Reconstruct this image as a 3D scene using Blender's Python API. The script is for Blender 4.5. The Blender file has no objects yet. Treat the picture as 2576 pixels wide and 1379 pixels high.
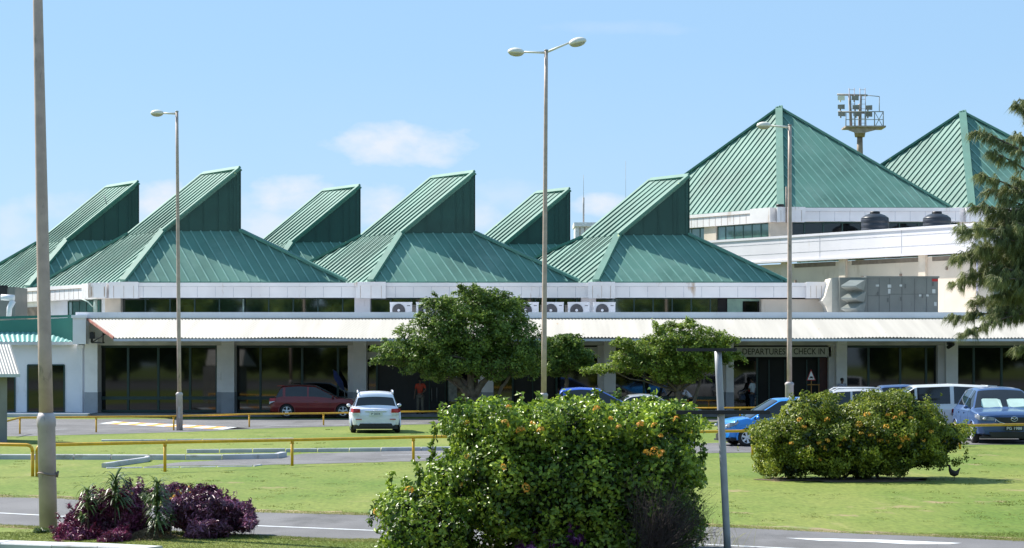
SKY_STR, SUN_STR, EXPO = 0.074, 5.0, 0.88
SKY_TINT = (0.88, 0.95, 1.16, 1); _k = 1/(SKY_STR*2**EXPO); CLOUD_COL = (0.86*_k, 0.91*_k, 0.99*_k, 1)
import bpy, bmesh, math, random
import numpy as np
from mathutils import Vector, Matrix
random.seed(7)
R = math.radians
C = bpy.context.scene.collection
SC = bpy.context.scene
# ---------------------------------------------------------------- camera frame
F, YH, CX, HC = 5579.0, 895.0, 1288.0, 3.0
def X(px, Y): return (px - CX) / F * Y
def Z(py, Y): return HC + (YH - py) / F * Y
def YG(py): return HC * F / (py - YH)
def V(px, py, Y): return Vector((X(px, Y), Y, Z(py, Y)))
def G(px, py, z=0.0):
    Y = (HC - z) * F / (py - YH)
    return Vector((X(px, Y), Y, z))
AX = Vector((-0.57, 0.822, 0.0)).normalized()      # the direction the side facades run

# ---------------------------------------------------------------- materials
MATS = {}
def ramp2(nt, fac, c0, c1, p0=0.35, p1=0.65):
    r = nt.nodes.new('ShaderNodeValToRGB')
    r.color_ramp.elements[0].position = p0; r.color_ramp.elements[0].color = (*c0, 1)
    r.color_ramp.elements[1].position = p1; r.color_ramp.elements[1].color = (*c1, 1)
    nt.links.new(fac, r.inputs[0]); return r.outputs[0]
def mat(name, col, rough=0.6, metal=0.0, var=0.12, scale=3.0, bump=0.0, bscale=40.0, spec=0.5, stain=None, ior=1.5,
        coat=0.0, streak=None, island=0.0, trans=0.0, col2=None, vec=(1, 1, 1), emit=None):
    if name in MATS: return MATS[name]
    m = bpy.data.materials.new(name); m.use_nodes = True
    nt = m.node_tree; b = nt.nodes['Principled BSDF']; L = nt.links
    tc = nt.nodes.new('ShaderNodeTexCoord'); geo = nt.nodes.new('ShaderNodeNewGeometry')
    mp = nt.nodes.new('ShaderNodeMapping'); mp.inputs['Scale'].default_value = vec
    L.new(geo.outputs['Position'], mp.inputs[0])
    n = nt.nodes.new('ShaderNodeTexNoise'); n.inputs['Scale'].default_value = scale; n.inputs['Detail'].default_value = 6
    L.new(mp.outputs[0], n.inputs['Vector'])
    c = Vector(col); lo = tuple(c * (1 - var)); hi = tuple(col2) if col2 else tuple(min(1, v * (1 + var)) for v in c)
    out = ramp2(nt, n.outputs[0], lo, hi)
    if island:
        mx = nt.nodes.new('ShaderNodeHueSaturation'); ml = nt.nodes.new('ShaderNodeMath'); ml.operation = 'MULTIPLY_ADD'
        ml.inputs[1].default_value = island * 2; ml.inputs[2].default_value = 1 - island
        L.new(geo.outputs['Random Per Island'], ml.inputs[0]); L.new(ml.outputs[0], mx.inputs['Value'])
        m2 = nt.nodes.new('ShaderNodeMath'); m2.operation = 'MULTIPLY_ADD'; m2.inputs[1].default_value = -0.035; m2.inputs[2].default_value = 0.515
        L.new(geo.outputs['Random Per Island'], m2.inputs[0]); L.new(m2.outputs[0], mx.inputs['Hue'])
        L.new(out, mx.inputs['Color']); out = mx.outputs[0]
    if stain:      # (colour, scale, threshold, softness, stretch)
        sc_, ss, th, so, st = stain
        mp2 = nt.nodes.new('ShaderNodeMapping'); mp2.inputs['Scale'].default_value = st
        L.new(geo.outputs['Position'], mp2.inputs[0])
        n2 = nt.nodes.new('ShaderNodeTexNoise'); n2.inputs['Scale'].default_value = ss; n2.inputs['Detail'].default_value = 8; n2.inputs['Roughness'].default_value = 0.65
        L.new(mp2.outputs[0], n2.inputs['Vector'])
        f = ramp2(nt, n2.outputs[0], (0, 0, 0), (1, 1, 1), th, th + so)
        mm = nt.nodes.new('ShaderNodeMix'); mm.data_type = 'RGBA'
        L.new(f, mm.inputs[0]); L.new(out, mm.inputs[6]); mm.inputs[7].default_value = (*sc_, 1); out = mm.outputs[2]
    L.new(out, b.inputs['Base Color'])
    b.inputs['Roughness'].default_value = rough; b.inputs['Metallic'].default_value = metal
    b.inputs['Specular IOR Level'].default_value = spec; b.inputs['IOR'].default_value = ior
    b.inputs['Coat Weight'].default_value = coat; b.inputs['Coat Roughness'].default_value = 0.04
    if bump:
        n3 = nt.nodes.new('ShaderNodeTexNoise'); n3.inputs['Scale'].default_value = bscale; n3.inputs['Detail'].default_value = 4
        L.new(geo.outputs['Position'], n3.inputs['Vector'])
        bp = nt.nodes.new('ShaderNodeBump'); bp.inputs['Strength'].default_value = bump; bp.inputs['Distance'].default_value = 0.05
        L.new(n3.outputs[0], bp.inputs['Height']); L.new(bp.outputs[0], b.inputs['Normal'])
    if trans:
        tr = nt.nodes.new('ShaderNodeBsdfTranslucent'); L.new(out, tr.inputs[0])
        ms = nt.nodes.new('ShaderNodeMixShader'); ms.inputs[0].default_value = trans
        L.new(b.outputs[0], ms.inputs[1]); L.new(tr.outputs[0], ms.inputs[2])
        L.new(ms.outputs[0], nt.nodes['Material Output'].inputs[0])
    MATS[name] = m; return m

# ---------------------------------------------------------------- mesh builder
class MB:
    def __init__(s): s.v = []; s.f = []; s.mi = []; s.smooth = []
    def add(s, vs, fs, mi=0, smooth=False):
        o = len(s.v); s.v += [tuple(v) for v in vs]
        for f in fs: s.f.append(tuple(o + i for i in f)); s.mi.append(mi); s.smooth.append(smooth)
        return s
    def box(s, a, b, mi=0):
        x0, x1 = sorted((a[0], b[0])); y0, y1 = sorted((a[1], b[1])); z0, z1 = sorted((a[2], b[2]))
        vs = [(x0,y0,z0),(x1,y0,z0),(x1,y1,z0),(x0,y1,z0),(x0,y0,z1),(x1,y0,z1),(x1,y1,z1),(x0,y1,z1)]
        return s.add(vs, [(0,3,2,1),(4,5,6,7),(0,1,5,4),(1,2,6,5),(2,3,7,6),(3,0,4,7)], mi)
    def obox(s, o, ex, ey, ez, mi=0):        # box from corner o along three edge vectors
        o, ex, ey, ez = map(Vector, (o, ex, ey, ez))
        vs = [o, o+ex, o+ex+ey, o+ey, o+ez, o+ex+ez, o+ex+ey+ez, o+ey+ez]
        return s.add(vs, [(0,3,2,1),(4,5,6,7),(0,1,5,4),(1,2,6,5),(2,3,7,6),(3,0,4,7)], mi)
    def bar(s, p0, p1, w, h, up=(0,0,1), mi=0, lift=0.0):
        p0, p1, up = Vector(p0), Vector(p1), Vector(up)
        d = (p1 - p0); sd = d.cross(up).normalized(); u = sd.cross(d).normalized()
        o = p0 - sd * w / 2 + u * lift
        return s.obox(o, d, sd * w, u * h, mi)
    def tube(s, pts, rad, n=10, mi=0, cap=True, smooth=True):
        pts = [Vector(p) for p in pts]
        if not isinstance(rad, (list, tuple)): rad = [rad] * len(pts)
        o = len(s.v); ref = None
        for i, p in enumerate(pts):
            d = (pts[min(i+1, len(pts)-1)] - pts[max(i-1, 0)]).normalized()
            if ref is None: ref = d.orthogonal().normalized()
            a = (ref - d * ref.dot(d))
            a = a.normalized() if a.length > 1e-6 else d.orthogonal().normalized()
            ref = a; b = d.cross(a)
            for k in range(n):
                t = 2*math.pi*k/n; s.v.append(tuple(p + (a*math.cos(t) + b*math.sin(t)) * rad[i]))
        for i in range(len(pts)-1):
            for k in range(n):
                s.f.append((o+i*n+k, o+i*n+(k+1)%n, o+(i+1)*n+(k+1)%n, o+(i+1)*n+k)); s.mi.append(mi); s.smooth.append(smooth)
        if cap:
            s.f.append(tuple(o+k for k in range(n))[::-1]); s.mi.append(mi); s.smooth.append(False)
            e = o+(len(pts)-1)*n
            s.f.append(tuple(e+k for k in range(n))); s.mi.append(mi); s.smooth.append(False)
        return s
    def poly(s, pts, mi=0): return s.add(pts, [tuple(range(len(pts)))], mi)
    def prism(s, pts, vec, mi=0):
        pts = [Vector(p) for p in pts]; vec = Vector(vec); n = len(pts)
        s.add(pts + [p+vec for p in pts], [tuple(range(n))[::-1], tuple(range(n, 2*n))] + [(i, (i+1)%n, n+(i+1)%n, n+i) for i in range(n)], mi)
        return s
    def ell(s, c, r, mi=0, nu=14, nv=9, rot=None, zcut=None):
        c = Vector(c); o = len(s.v); rot = rot or Matrix.Identity(3)
        for j in range(nv+1):
            ph = math.pi*j/nv - math.pi/2
            for i in range(nu):
                t = 2*math.pi*i/nu
                q = Vector((r[0]*math.cos(ph)*math.cos(t), r[1]*math.cos(ph)*math.sin(t), r[2]*math.sin(ph)))
                if zcut is not None: q.z = max(q.z, zcut) if zcut <= 0 else q.z
                s.v.append(tuple(c + rot @ q))
        for j in range(nv):
            for i in range(nu):
                s.f.append((o+j*nu+i, o+j*nu+(i+1)%nu, o+(j+1)*nu+(i+1)%nu, o+(j+1)*nu+i)); s.mi.append(mi); s.smooth.append(True)
        return s
    def arr(s, vs, fs, mi=0, smooth=False):   # numpy vertices / faces
        o = len(s.v); s.v += [tuple(v) for v in vs.tolist()]
        s.f += [tuple(i+o for i in f) for f in fs.tolist()]; s.mi += [mi]*len(fs); s.smooth += [smooth]*len(fs)
        return s
    def build(s, name, mats, parent=None, loc=None):
        me = bpy.data.meshes.new(name); me.from_pydata(s.v, [], s.f)
        if not isinstance(mats, (list, tuple)): mats = [mats]
        for m in mats: me.materials.append(m)
        me.polygons.foreach_set('material_index', s.mi); me.polygons.foreach_set('use_smooth', s.smooth)
        me.update()
        o = bpy.data.objects.new(name, me); C.objects.link(o)
        if loc is not None: o.location = loc
        if parent:
            o.parent = parent
            if loc is None:      # geometry given in world coordinates: keep it there under the parent
                o.matrix_parent_inverse = root_matrix(parent).inverted()
        return o
def root_matrix(o):
    m = Matrix.LocRotScale(o.location, o.rotation_euler, o.scale)
    if o.parent: m = root_matrix(o.parent) @ o.matrix_parent_inverse @ m
    return m
def tag(o, label=None, cat=None, group=None, kind=None):
    if label: o['label'] = label
    if cat: o['category'] = cat
    if group: o['group'] = group
    if kind: o['kind'] = kind
    return o
def thing(name, label, cat, loc=(0,0,0), rotz=0, group=None):
    o = bpy.data.objects.new(name, None); C.objects.link(o); o.empty_display_size = 0.2
    o.location = loc; o.rotation_euler = (0, 0, rotz); return tag(o, label, cat, group)
def localbuild(mb, name, mats, parent):      # geometry in the parent's own coordinates
    return mb.build(name, mats, parent, loc=(0, 0, 0))
def copy_tree(o, parent=None):
    c = o.copy(); C.objects.link(c)
    if parent: c.parent = parent; c.matrix_parent_inverse = o.matrix_parent_inverse.copy()
    for ch in list(o.children): copy_tree(ch, c)
    return c

# ---------------------------------------------------------------- palette
white_f = mat('white_fascia', (0.72, 0.69, 0.68), 0.6, var=0.06, scale=0.8, stain=((0.42, 0.30, 0.20), 1.4, 0.60, 0.12, (1, 1, 0.25)), bump=0.05)
white_w = mat('white_wall', (0.84, 0.82, 0.85), 0.7, var=0.06, scale=0.7, stain=((0.45, 0.42, 0.38), 0.9, 0.62, 0.15, (1, 1, 0.3)), bump=0.05)
cream_w = mat('cream_wall', (0.60, 0.52, 0.42), 0.8, var=0.07, scale=0.6, stain=((0.40, 0.32, 0.22), 1.1, 0.58, 0.16, (1, 1, 0.22)), bump=0.06)
beige_c = mat('beige_column', (0.60, 0.52, 0.42), 0.8, var=0.1, scale=1.5, bump=0.06)
joint_m = mat('rusty_joint', (0.30, 0.20, 0.13), 0.8, var=0.35, scale=5)
joint_g = mat('grey_joint', (0.42, 0.42, 0.45), 0.8, var=0.2, scale=5)
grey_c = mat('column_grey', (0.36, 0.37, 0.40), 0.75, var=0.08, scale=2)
lilac_c = mat('column_white', (0.84, 0.80, 0.80), 0.75, var=0.07, scale=1.2, stain=((0.35, 0.33, 0.30), 1.5, 0.6, 0.15, (1, 1, 0.25)))
beam_m = mat('concrete_beam', (0.55, 0.52, 0.48), 0.8, var=0.15, scale=1.2, bump=0.1)
green_r = mat('green_roof_sheet', (0.096, 0.215, 0.175), 0.6, var=0.16, scale=0.45, stain=((0.18, 0.30, 0.255), 0.35, 0.50, 0.3, (1, 1, 1)), spec=0.22)
green_rib_sunlit = mat('green_roof_rib_sunlit', (0.165, 0.330, 0.280), 0.55, var=0.12, scale=1.5)  # front-slope ribs coloured lighter to look as if catching the sun
green_cap = mat('green_roof_cap', (0.060, 0.185, 0.145), 0.65, var=0.10, scale=1.5, stain=((0.45, 0.52, 0.22), 2.5, 0.66, 0.05, (1, 1, 1)))
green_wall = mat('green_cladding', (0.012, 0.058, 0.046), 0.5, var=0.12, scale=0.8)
green_trim = mat('dark_green_trim', (0.018, 0.062, 0.052), 0.5, var=0.1)
teal_frame = mat('teal_frame', (0.014, 0.052, 0.047), 0.4, var=0.1)
glass_d = mat('dark_glass', (0.005, 0.007, 0.007), 0.03, var=0.3, scale=0.4, ior=1.62, spec=0.5)
glass_g = mat('green_glass', (0.010, 0.026, 0.018), 0.03, var=0.3, scale=0.4, ior=2.3, spec=0.5)
glass_t = mat('teal_glass', (0.06, 0.15, 0.13), 0.06, var=0.2, scale=0.5, ior=2.0, spec=0.5)
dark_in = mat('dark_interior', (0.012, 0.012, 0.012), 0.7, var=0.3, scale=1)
canopy_m = mat('white_corrugated', (0.35, 0.335, 0.305), 0.75, var=0.10, scale=2.2, vec=(1, 0.04, 0.04), stain=((0.30, 0.22, 0.15), 3.0, 0.66, 0.06, (1, 0.6, 1)))
gutter_m = mat('gutter', (0.50, 0.54, 0.60), 0.5, var=0.1, scale=2)
pole_m = mat('pole_galvanised', (0.45, 0.345, 0.295), 0.6, var=0.12, scale=4, stain=((0.22, 0.19, 0.16), 5, 0.6, 0.1, (1, 1, 0.4)), bump=0.05)
pole_lo = mat('pole_base_grey', (0.42, 0.37, 0.375), 0.55, var=0.15, scale=3, stain=((0.18, 0.17, 0.15), 4, 0.6, 0.1, (1, 1, 0.3)))
lamp_w = mat('lamp_housing', (0.74, 0.70, 0.62), 0.4, var=0.08, scale=6)
lens_m = mat('lamp_lens', (0.42, 0.40, 0.33), 0.25, var=0.1, scale=9)
yellow_m = mat('yellow_paint', (0.66, 0.36, 0.02), 0.45, var=0.12, scale=6, stain=((0.20, 0.12, 0.06), 9, 0.68, 0.05, (1, 1, 1)))
kerb_m = mat('kerb_concrete_white', (0.48, 0.48, 0.49), 0.8, var=0.12, scale=1.5, stain=((0.26, 0.24, 0.22), 1.3, 0.54, 0.12, (1, 1, 1)), bump=0.15)
asph_m = mat('asphalt', (0.140, 0.136, 0.140), 0.9, var=0.16, scale=0.7, vec=(1, 0.4, 1), stain=((0.098, 0.096, 0.098), 0.8, 0.52, 0.10, (0.6, 0.3, 1)), bump=0.4, bscale=60)
line_m = mat('road_paint', (0.58, 0.60, 0.62), 0.8, var=0.12, scale=6, stain=((0.22, 0.22, 0.22), 9, 0.63, 0.05, (1, 1, 1)))
orange_line = mat('orange_road_paint', (0.66, 0.30, 0.06), 0.8, var=0.12, scale=6)
pave_m = mat('paving', (0.20, 0.20, 0.22), 0.85, var=0.12, scale=1.5, bump=0.2)
metal_g = mat('ahu_grey', (0.155, 0.165, 0.15), 0.45, var=0.07, scale=1.2, stain=((0.13, 0.13, 0.12), 1.3, 0.6, 0.1, (1, 1, 0.3)))
hood_m = mat('hood_grey', (0.25, 0.265, 0.24), 0.45, var=0.1, scale=2)
black_m = mat('black_plastic', (0.012, 0.012, 0.014), 0.5, var=0.2)
tank_m = mat('black_tank', (0.022, 0.026, 0.036), 0.38, var=0.2, scale=1.5)
rust_m = mat('rusty_steel', (0.26, 0.20, 0.16), 0.7, var=0.3, scale=2.5)
steel_m = mat('steel_grey', (0.30, 0.29, 0.28), 0.6, var=0.2, scale=3)
red_m = mat('red_paint', (0.42, 0.02, 0.02), 0.4, var=0.1)
# ================================================================ ground, roads, kerbs
def grass_material():
    m = bpy.data.materials.new('lawn'); m.use_nodes = True; nt = m.node_tree; L = nt.links; b = nt.nodes['Principled BSDF']
    geo = nt.nodes.new('ShaderNodeNewGeometry')
    def noise(s, d=6, st=(1,1,1), rough=0.6):
        mp = nt.nodes.new('ShaderNodeMapping'); mp.inputs['Scale'].default_value = st; L.new(geo.outputs['Position'], mp.inputs[0])
        n = nt.nodes.new('ShaderNodeTexNoise'); n.inputs['Scale'].default_value = s; n.inputs['Detail'].default_value = d; n.inputs['Roughness'].default_value = rough
        L.new(mp.outputs[0], n.inputs['Vector']); return n.outputs[0]
    base = ramp2(nt, noise(0.25, 8, (1, 0.35, 1)), (0.105, 0.168, 0.024), (0.195, 0.222, 0.050), 0.35, 0.65)
    fine = ramp2(nt, noise(9, 6, (1, 0.3, 1), 0.7), (0.62, 0.66, 0.62), (1.32, 1.26, 1.30), 0.3, 0.7)
    mx = nt.nodes.new('ShaderNodeMix'); mx.data_type = 'RGBA'; mx.blend_type = 'MULTIPLY'; mx.inputs[0].default_value = 1
    L.new(base, mx.inputs[6]); L.new(fine, mx.inputs[7])
    dry = ramp2(nt, noise(0.55, 10, (1, 0.22, 1), 0.7), (0, 0, 0), (1, 1, 1), 0.60, 0.74)
    m2 = nt.nodes.new('ShaderNodeMix'); m2.data_type = 'RGBA'; L.new(dry, m2.inputs[0]); L.new(mx.outputs[2], m2.inputs[6]); m2.inputs[7].default_value = (0.27, 0.25, 0.10, 1)
    # worn places, each where the photograph shows one
    sx = nt.nodes.new('ShaderNodeSeparateXYZ'); L.new(geo.outputs['Position'], sx.inputs[0]); nn = noise(1.6, 9, (1, 0.35, 1), 0.7)
    def MM(op, a, c):
        q = nt.nodes.new('ShaderNodeMath'); q.operation = op
        for i_, v_ in enumerate((a, c)):
            if isinstance(v_, (int, float)): q.inputs[i_].default_value = v_
            else: L.new(v_, q.inputs[i_])
        return q.outputs[0]
    tot = None
    for cx_, cy_, rx_, ry_ in ((2240,1275,120,7),(2370,1264,80,4.5),(2250,1290,70,5),(2500,1262,60,4),(2570,1232,60,6),(2130,1297,90,4),(2120,1208,330,6),(1960,1203,110,6),(2440,1168,70,4),(2330,1285,60,5),(700,1227,130,5),(1900,1262,50,4),(2540,1205,70,4),(1880,1235,90,4),(900,1262,120,4),(560,1214,80,3),(2480,1145,80,3),(1850,1290,70,4)):
        Yc0 = YG(cy_); xc0 = X(cx_, Yc0); dx = MM('DIVIDE', MM('SUBTRACT', sx.outputs[0], xc0), rx_*Yc0/F); dy = MM('DIVIDE', MM('SUBTRACT', sx.outputs[1], Yc0), ry_*Yc0*Yc0/(HC*F))
        d_ = MM('SUBTRACT', 1.0, MM('ADD', MM('MULTIPLY', dx, dx), MM('MULTIPLY', dy, dy))); tot = d_ if tot is None else MM('MAXIMUM', tot, d_)
    f_ = nt.nodes.new('ShaderNodeMath'); f_.operation = 'MULTIPLY'; f_.use_clamp = True; L.new(MM('ADD', MM('MAXIMUM', tot, -1.0), MM('MULTIPLY', MM('SUBTRACT', nn, 0.62), 6.0)), f_.inputs[0]); f_.inputs[1].default_value = 1.1
    m3 = nt.nodes.new('ShaderNodeMix'); m3.data_type = 'RGBA'; L.new(MM('MULTIPLY', f_.outputs[0], 0.85), m3.inputs[0]); L.new(m2.outputs[2], m3.inputs[6]); m3.inputs[7].default_value = (0.30, 0.22, 0.125, 1); m2 = m3
    L.new(m2.outputs[2], b.inputs['Base Color']); b.inputs['Roughness'].default_value = 0.85; b.inputs['Specular IOR Level'].default_value = 0.2
    bp = nt.nodes.new('ShaderNodeBump'); bp.inputs['Strength'].default_value = 0.22; bp.inputs['Distance'].default_value = 0.08
    
    return m
lawn_m = grass_material()
dirt_m = mat('bare_earth', (0.30, 0.23, 0.13), 0.95, var=0.25, scale=2.5, vec=(1, 0.4, 1), bump=0.5, stain=((0.17, 0.21, 0.055), 1.6, 0.50, 0.1, (1, 0.35, 1)))
soil_m = mat('dark_soil', (0.16, 0.115, 0.08), 0.95, var=0.3, scale=3, bump=0.5)
g = MB()
S = 2600
g.poly([(-S, -400, 0), (S, -400, 0), (S, S, 0), (-S, S, 0)]).build('lawn_ground', lawn_m)
tag(bpy.data.objects['lawn_ground'], kind='structure')
b = MB(); b.poly([(-120,-60,0.006),(120,-60,0.006),(120,29,0.006),(-120,29,0.006)]); tag(b.build('unseen_reflection_ground', asph_m), kind='structure')  # unseen asphalt sheet added out of frame to darken the glass reflections
rng = np.random.default_rng(3)
def sheet(name, pts, z, m, jag=0.0, kind='structure', step=0.35, label=None):
    """polygon given by photo pixels on the ground, with a ragged outline"""
    w = [G(px, py, 0) for px, py in pts]; out = []
    for i, p in enumerate(w):
        q = w[(i+1) % len(w)]; n = max(1, min(160, int((q-p).length/step))) if jag else 1
        for k in range(n):
            r = p.lerp(q, k/n)
            if jag and k: r = r + Vector((rng.normal(0, jag), rng.normal(0, jag*1.6), 0))
            out.append((r.x, r.y, z))
    bm = bmesh.new(); vs = [bm.verts.new(p) for p in out]; f = bm.faces.new(vs); bmesh.ops.triangulate(bm, faces=[f], ngon_method='EAR_CLIP')
    me = bpy.data.meshes.new(name); bm.to_mesh(me); bm.free(); me.materials.append(m)
    if me.polygons and sum(p.normal.z for p in me.polygons) < 0: me.flip_normals()
    o = bpy.data.objects.new(name, me); C.objects.link(o); return tag(o, kind=kind)
# near road (bare edge strip first, asphalt above it)
top = [(-500,1251),(0,1252),(150,1255),(330,1268),(620,1289),(940,1297),(1300,1306),(1700,1322),(1930,1332),(2100,1341),(2350,1351),(2576,1362),(3100,1388)]
bot = [(3100,1470),(2576,1440),(2200,1420),(1700,1398),(1300,1380),(1100,1366),(940,1357),(850,1357),(640,1347),(400,1337),(150,1329),(0,1321),(-500,1310)]
sheet('road_verge', [(x, y-7) for x, y in top] + [(x, y+5) for x, y in bot], 0.004, dirt_m, 0.10)
sheet('near_road', top + bot, 0.008, asph_m, 0.035)
def stripe(name, pts, w, z=0.012, m=line_m):
    b = MB(); ps = [G(px, py, 0) for px, py in pts]
    for i in range(len(ps)-1):
        a, c = ps[i], ps[i+1]; n = Vector((-(c-a).y, (c-a).x, 0)).normalized() * w/2
        b.poly([(a.x-n.x, a.y-n.y, z), (c.x-n.x, c.y-n.y, z), (c.x+n.x, c.y+n.y, z), (a.x+n.x, a.y+n.y, z)])
    return tag(b.build(name, m), kind='structure')
stripe('road_line', [(-300,1284),(0,1292),(150,1300),(400,1312),(640,1324),(940,1336),(1300,1350),(1700,1368),(2000,1382),(2400,1402)], 0.13)
sheet('road_arrow', [(1975,1355),(2100,1357),(2230,1360),(2420,1368),(2390,1371),(2280,1371),(2200,1366),(2060,1362)], 0.0125, line_m)
# middle road with its kerbs
sheet('middle_road', [(360,1174),(460,1163),(700,1150),(760,1142),(1150,1131),(1500,1125),(1760,1116),(1900,1112),(1900,1139),(1740,1141),(1500,1150),(1150,1158),(640,1171)], 0.006, asph_m, 0.05)
sheet('parking_lot', [(1765,1118),(1900,1111),(2100,1080),(2300,1068),(2900,1060),(3100,1122),(2576,1119),(2410,1119),(2300,1124),(1880,1139),(1770,1137)], 0.009, asph_m, 0.04)
stripe('bay_line', [(2350,1117),(2420,1090)], 0.12, 0.013); stripe('bay_line', [(1950,1128),(2060,1100)], 0.12, 0.013)
stripe('middle_road_line', [(960,1146),(1160,1143)], 0.10, 0.010); stripe('middle_road_line', [(1050,1155),(1120,1154)], 0.08, 0.010)
def kerb(name, pts, label, h=0.13, w=0.16, z0=0.0, m=None, group='white painted kerbs along the lawn'):
    b = MB(); ps = [G(px, py, 0) for px, py in pts]
    L_, R_ = [], []
    for i, p in enumerate(ps):
        d = (ps[min(i+1, len(ps)-1)] - ps[max(i-1, 0)]).normalized(); n = Vector((-d.y, d.x, 0))*w
        L_.append(p); R_.append(p+n)
    c = 0.02
    for i in range(len(ps)-1):
        # cut each stretch in 0.9 m stones with a thin gap
        n = max(1, int((ps[i+1]-ps[i]).length/0.95))
        for k in range(n):
            t0, t1 = k/n, (k+1)/n - 0.012
            a0, a1 = L_[i].lerp(L_[i+1], t0), L_[i].lerp(L_[i+1], t1); b0, b1 = R_[i].lerp(R_[i+1], t0), R_[i].lerp(R_[i+1], t1)
            hh = h + random.uniform(-0.006, 0.006)
            vs = []
            for q0, q1 in ((a0, b0), (a1, b1)):
                s = (q1-q0).normalized()*c
                vs += [(q0.x, q0.y, z0), (q0.x, q0.y, hh-c), (q0.x+s.x, q0.y+s.y, hh), (q1.x-s.x, q1.y-s.y, hh), (q1.x, q1.y, hh-c), (q1.x, q1.y, z0)]
            b.add(vs, [(0,1,2,3,4,5), (11,10,9,8,7,6)] + [(j, 6+j, 7+j, j+1) for j in range(5)])
    o = b.build(name, m or kerb_m)
    return tag(o, label, 'kerb', group)
kerb('kerb', [(-300,1154),(0,1156),(375,1157),(560,1157),(700,1154),(722,1149)], 'long white kerb behind the near yellow rail, running in from the left edge', 0.15, 0.22)
kerb('kerb', [(470,1140),(720,1138),(960,1136),(1160,1133),(1500,1126),(1750,1118)], 'low kerb along the far side of the middle road left of the big bush', 0.12, 0.15)
kerb('kerb', [(268,1177),(330,1168),(372,1162),(378,1158)], 'short white kerb end slanting into the grass behind the near rail', 0.13, 0.14)
kerb('kerb', [(268,1179),(640,1174),(660,1171)], 'thin flush kerb along the near side of the middle road', 0.03, 0.10)
kerb('kerb', [(255,1110),(330,1110),(600,1108),(740,1106)], 'low sunken kerb lying in the grass between the two yellow rails', 0.06, 0.14)
kerb('kerb', [(-60,1393),(0,1392),(130,1397),(245,1401),(360,1407)], 'white kerb at the bottom left corner in front of the purple plants', 0.16, 0.5)
# road in front of the terminal
sheet('terminal_road', [(-300,1052),(200,1055),(900,1054),(1800,1054),(2900,1054),(2900,1066),(2200,1060),(1750,1061),(1500,1062),(1160,1066),(880,1072),(640,1079),(470,1087),(250,1093),(50,1098),(-300,1100)], 0.006, asph_m, 0.03)
stripe('terminal_road_line', [(70,1083),(170,1080)], 0.10, 0.010); stripe('terminal_road_edge_line', [(660,1073),(1150,1063)], 0.10, 0.010)
b = MB()   # striped speed hump
p0, p1, w = G(250,1066), G(560,1081), Vector((0.0, 1.5, 0))
N = 13
for i in range(N):
    a, c = p0.lerp(p1, i/N), p0.lerp(p1, (i+1)/N); sh = Vector((0.35, 0, 0)); wv = Vector((0.3, 1.7 - i*0.03, 0))
    hz = 0.075
    vs = [(a.x, a.y, 0.010), (c.x, c.y, 0.010), (c.x+wv.x/2+sh.x, c.y+wv.y/2, hz), (a.x+wv.x/2+sh.x, a.y+wv.y/2, hz), (c.x+wv.x+sh.x*2, c.y+wv.y, 0.010), (a.x+wv.x+sh.x*2, a.y+wv.y, 0.010)]
    b.add(vs, [(0,1,2,3), (3,2,4,5)], i % 2)
o = b.build('speed_hump', [line_m, orange_line]); tag(o, 'low speed hump with orange and white stripes behind the left lamp post', 'speed hump')
# pavement under the canopy
b = MB(); b.box((X(-400,105), 108.7, 0.0), (X(3000,105), 125, 0.14)); tag(b.build('pavement', pave_m), kind='structure')
# worn patches on the lawn
def blob_pts(cx, cy, rx, ry, n=26, seed=1):
    r_ = np.random.default_rng(seed); out = []
    ph = r_.uniform(0, 6.28, 4)
    for k in range(n):
        t = -2*math.pi*k/n; q = 1 + 0.22*math.sin(3*t+ph[0]) + 0.15*math.sin(5*t+ph[1]) + 0.1*math.sin(9*t+ph[2]) + r_.normal(0, 0.05)
        out.append((cx + rx*q*math.cos(t), cy + ry*q*math.sin(t)))
    return out
for i, (cx, cy, rx, ry) in enumerate([] and [(2260,1272,95,5),(2380,1264,55,3.5),(2250,1288,45,4.5),(2480,1262,30,3),(2570,1232,40,4),(2150,1295,60,3),(2080,1207,260,6),(1960,1203,80,5),(2420,1168,40,2.5),(2310,1283,40,4),(2140,1138,1,1),(700,1227,90,3),(1900,1262,30,2.5),(2530,1205,45,2.5)]):
    sheet('worn_grass_patch', blob_pts(cx, cy, rx, ry, seed=i), 0.004 + i*0.0005, dirt_m, 0.05, step=0.2)
sheet('bare_soil', blob_pts(330, 1352, 60, 9, seed=44), 0.005, soil_m, 0.03, step=0.2); sheet('bare_soil', blob_pts(170, 1374, 75, 6, seed=45), 0.0055, soil_m, 0.03, step=0.2); sheet('bare_soil', blob_pts(1400, 1410, 420, 45, seed=46), 0.005, soil_m, 0.03, step=0.2)
sheet('bare_soil', blob_pts(2150, 1208, 190, 5, seed=47), 0.011, soil_m, 0.05, step=0.2)
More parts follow.
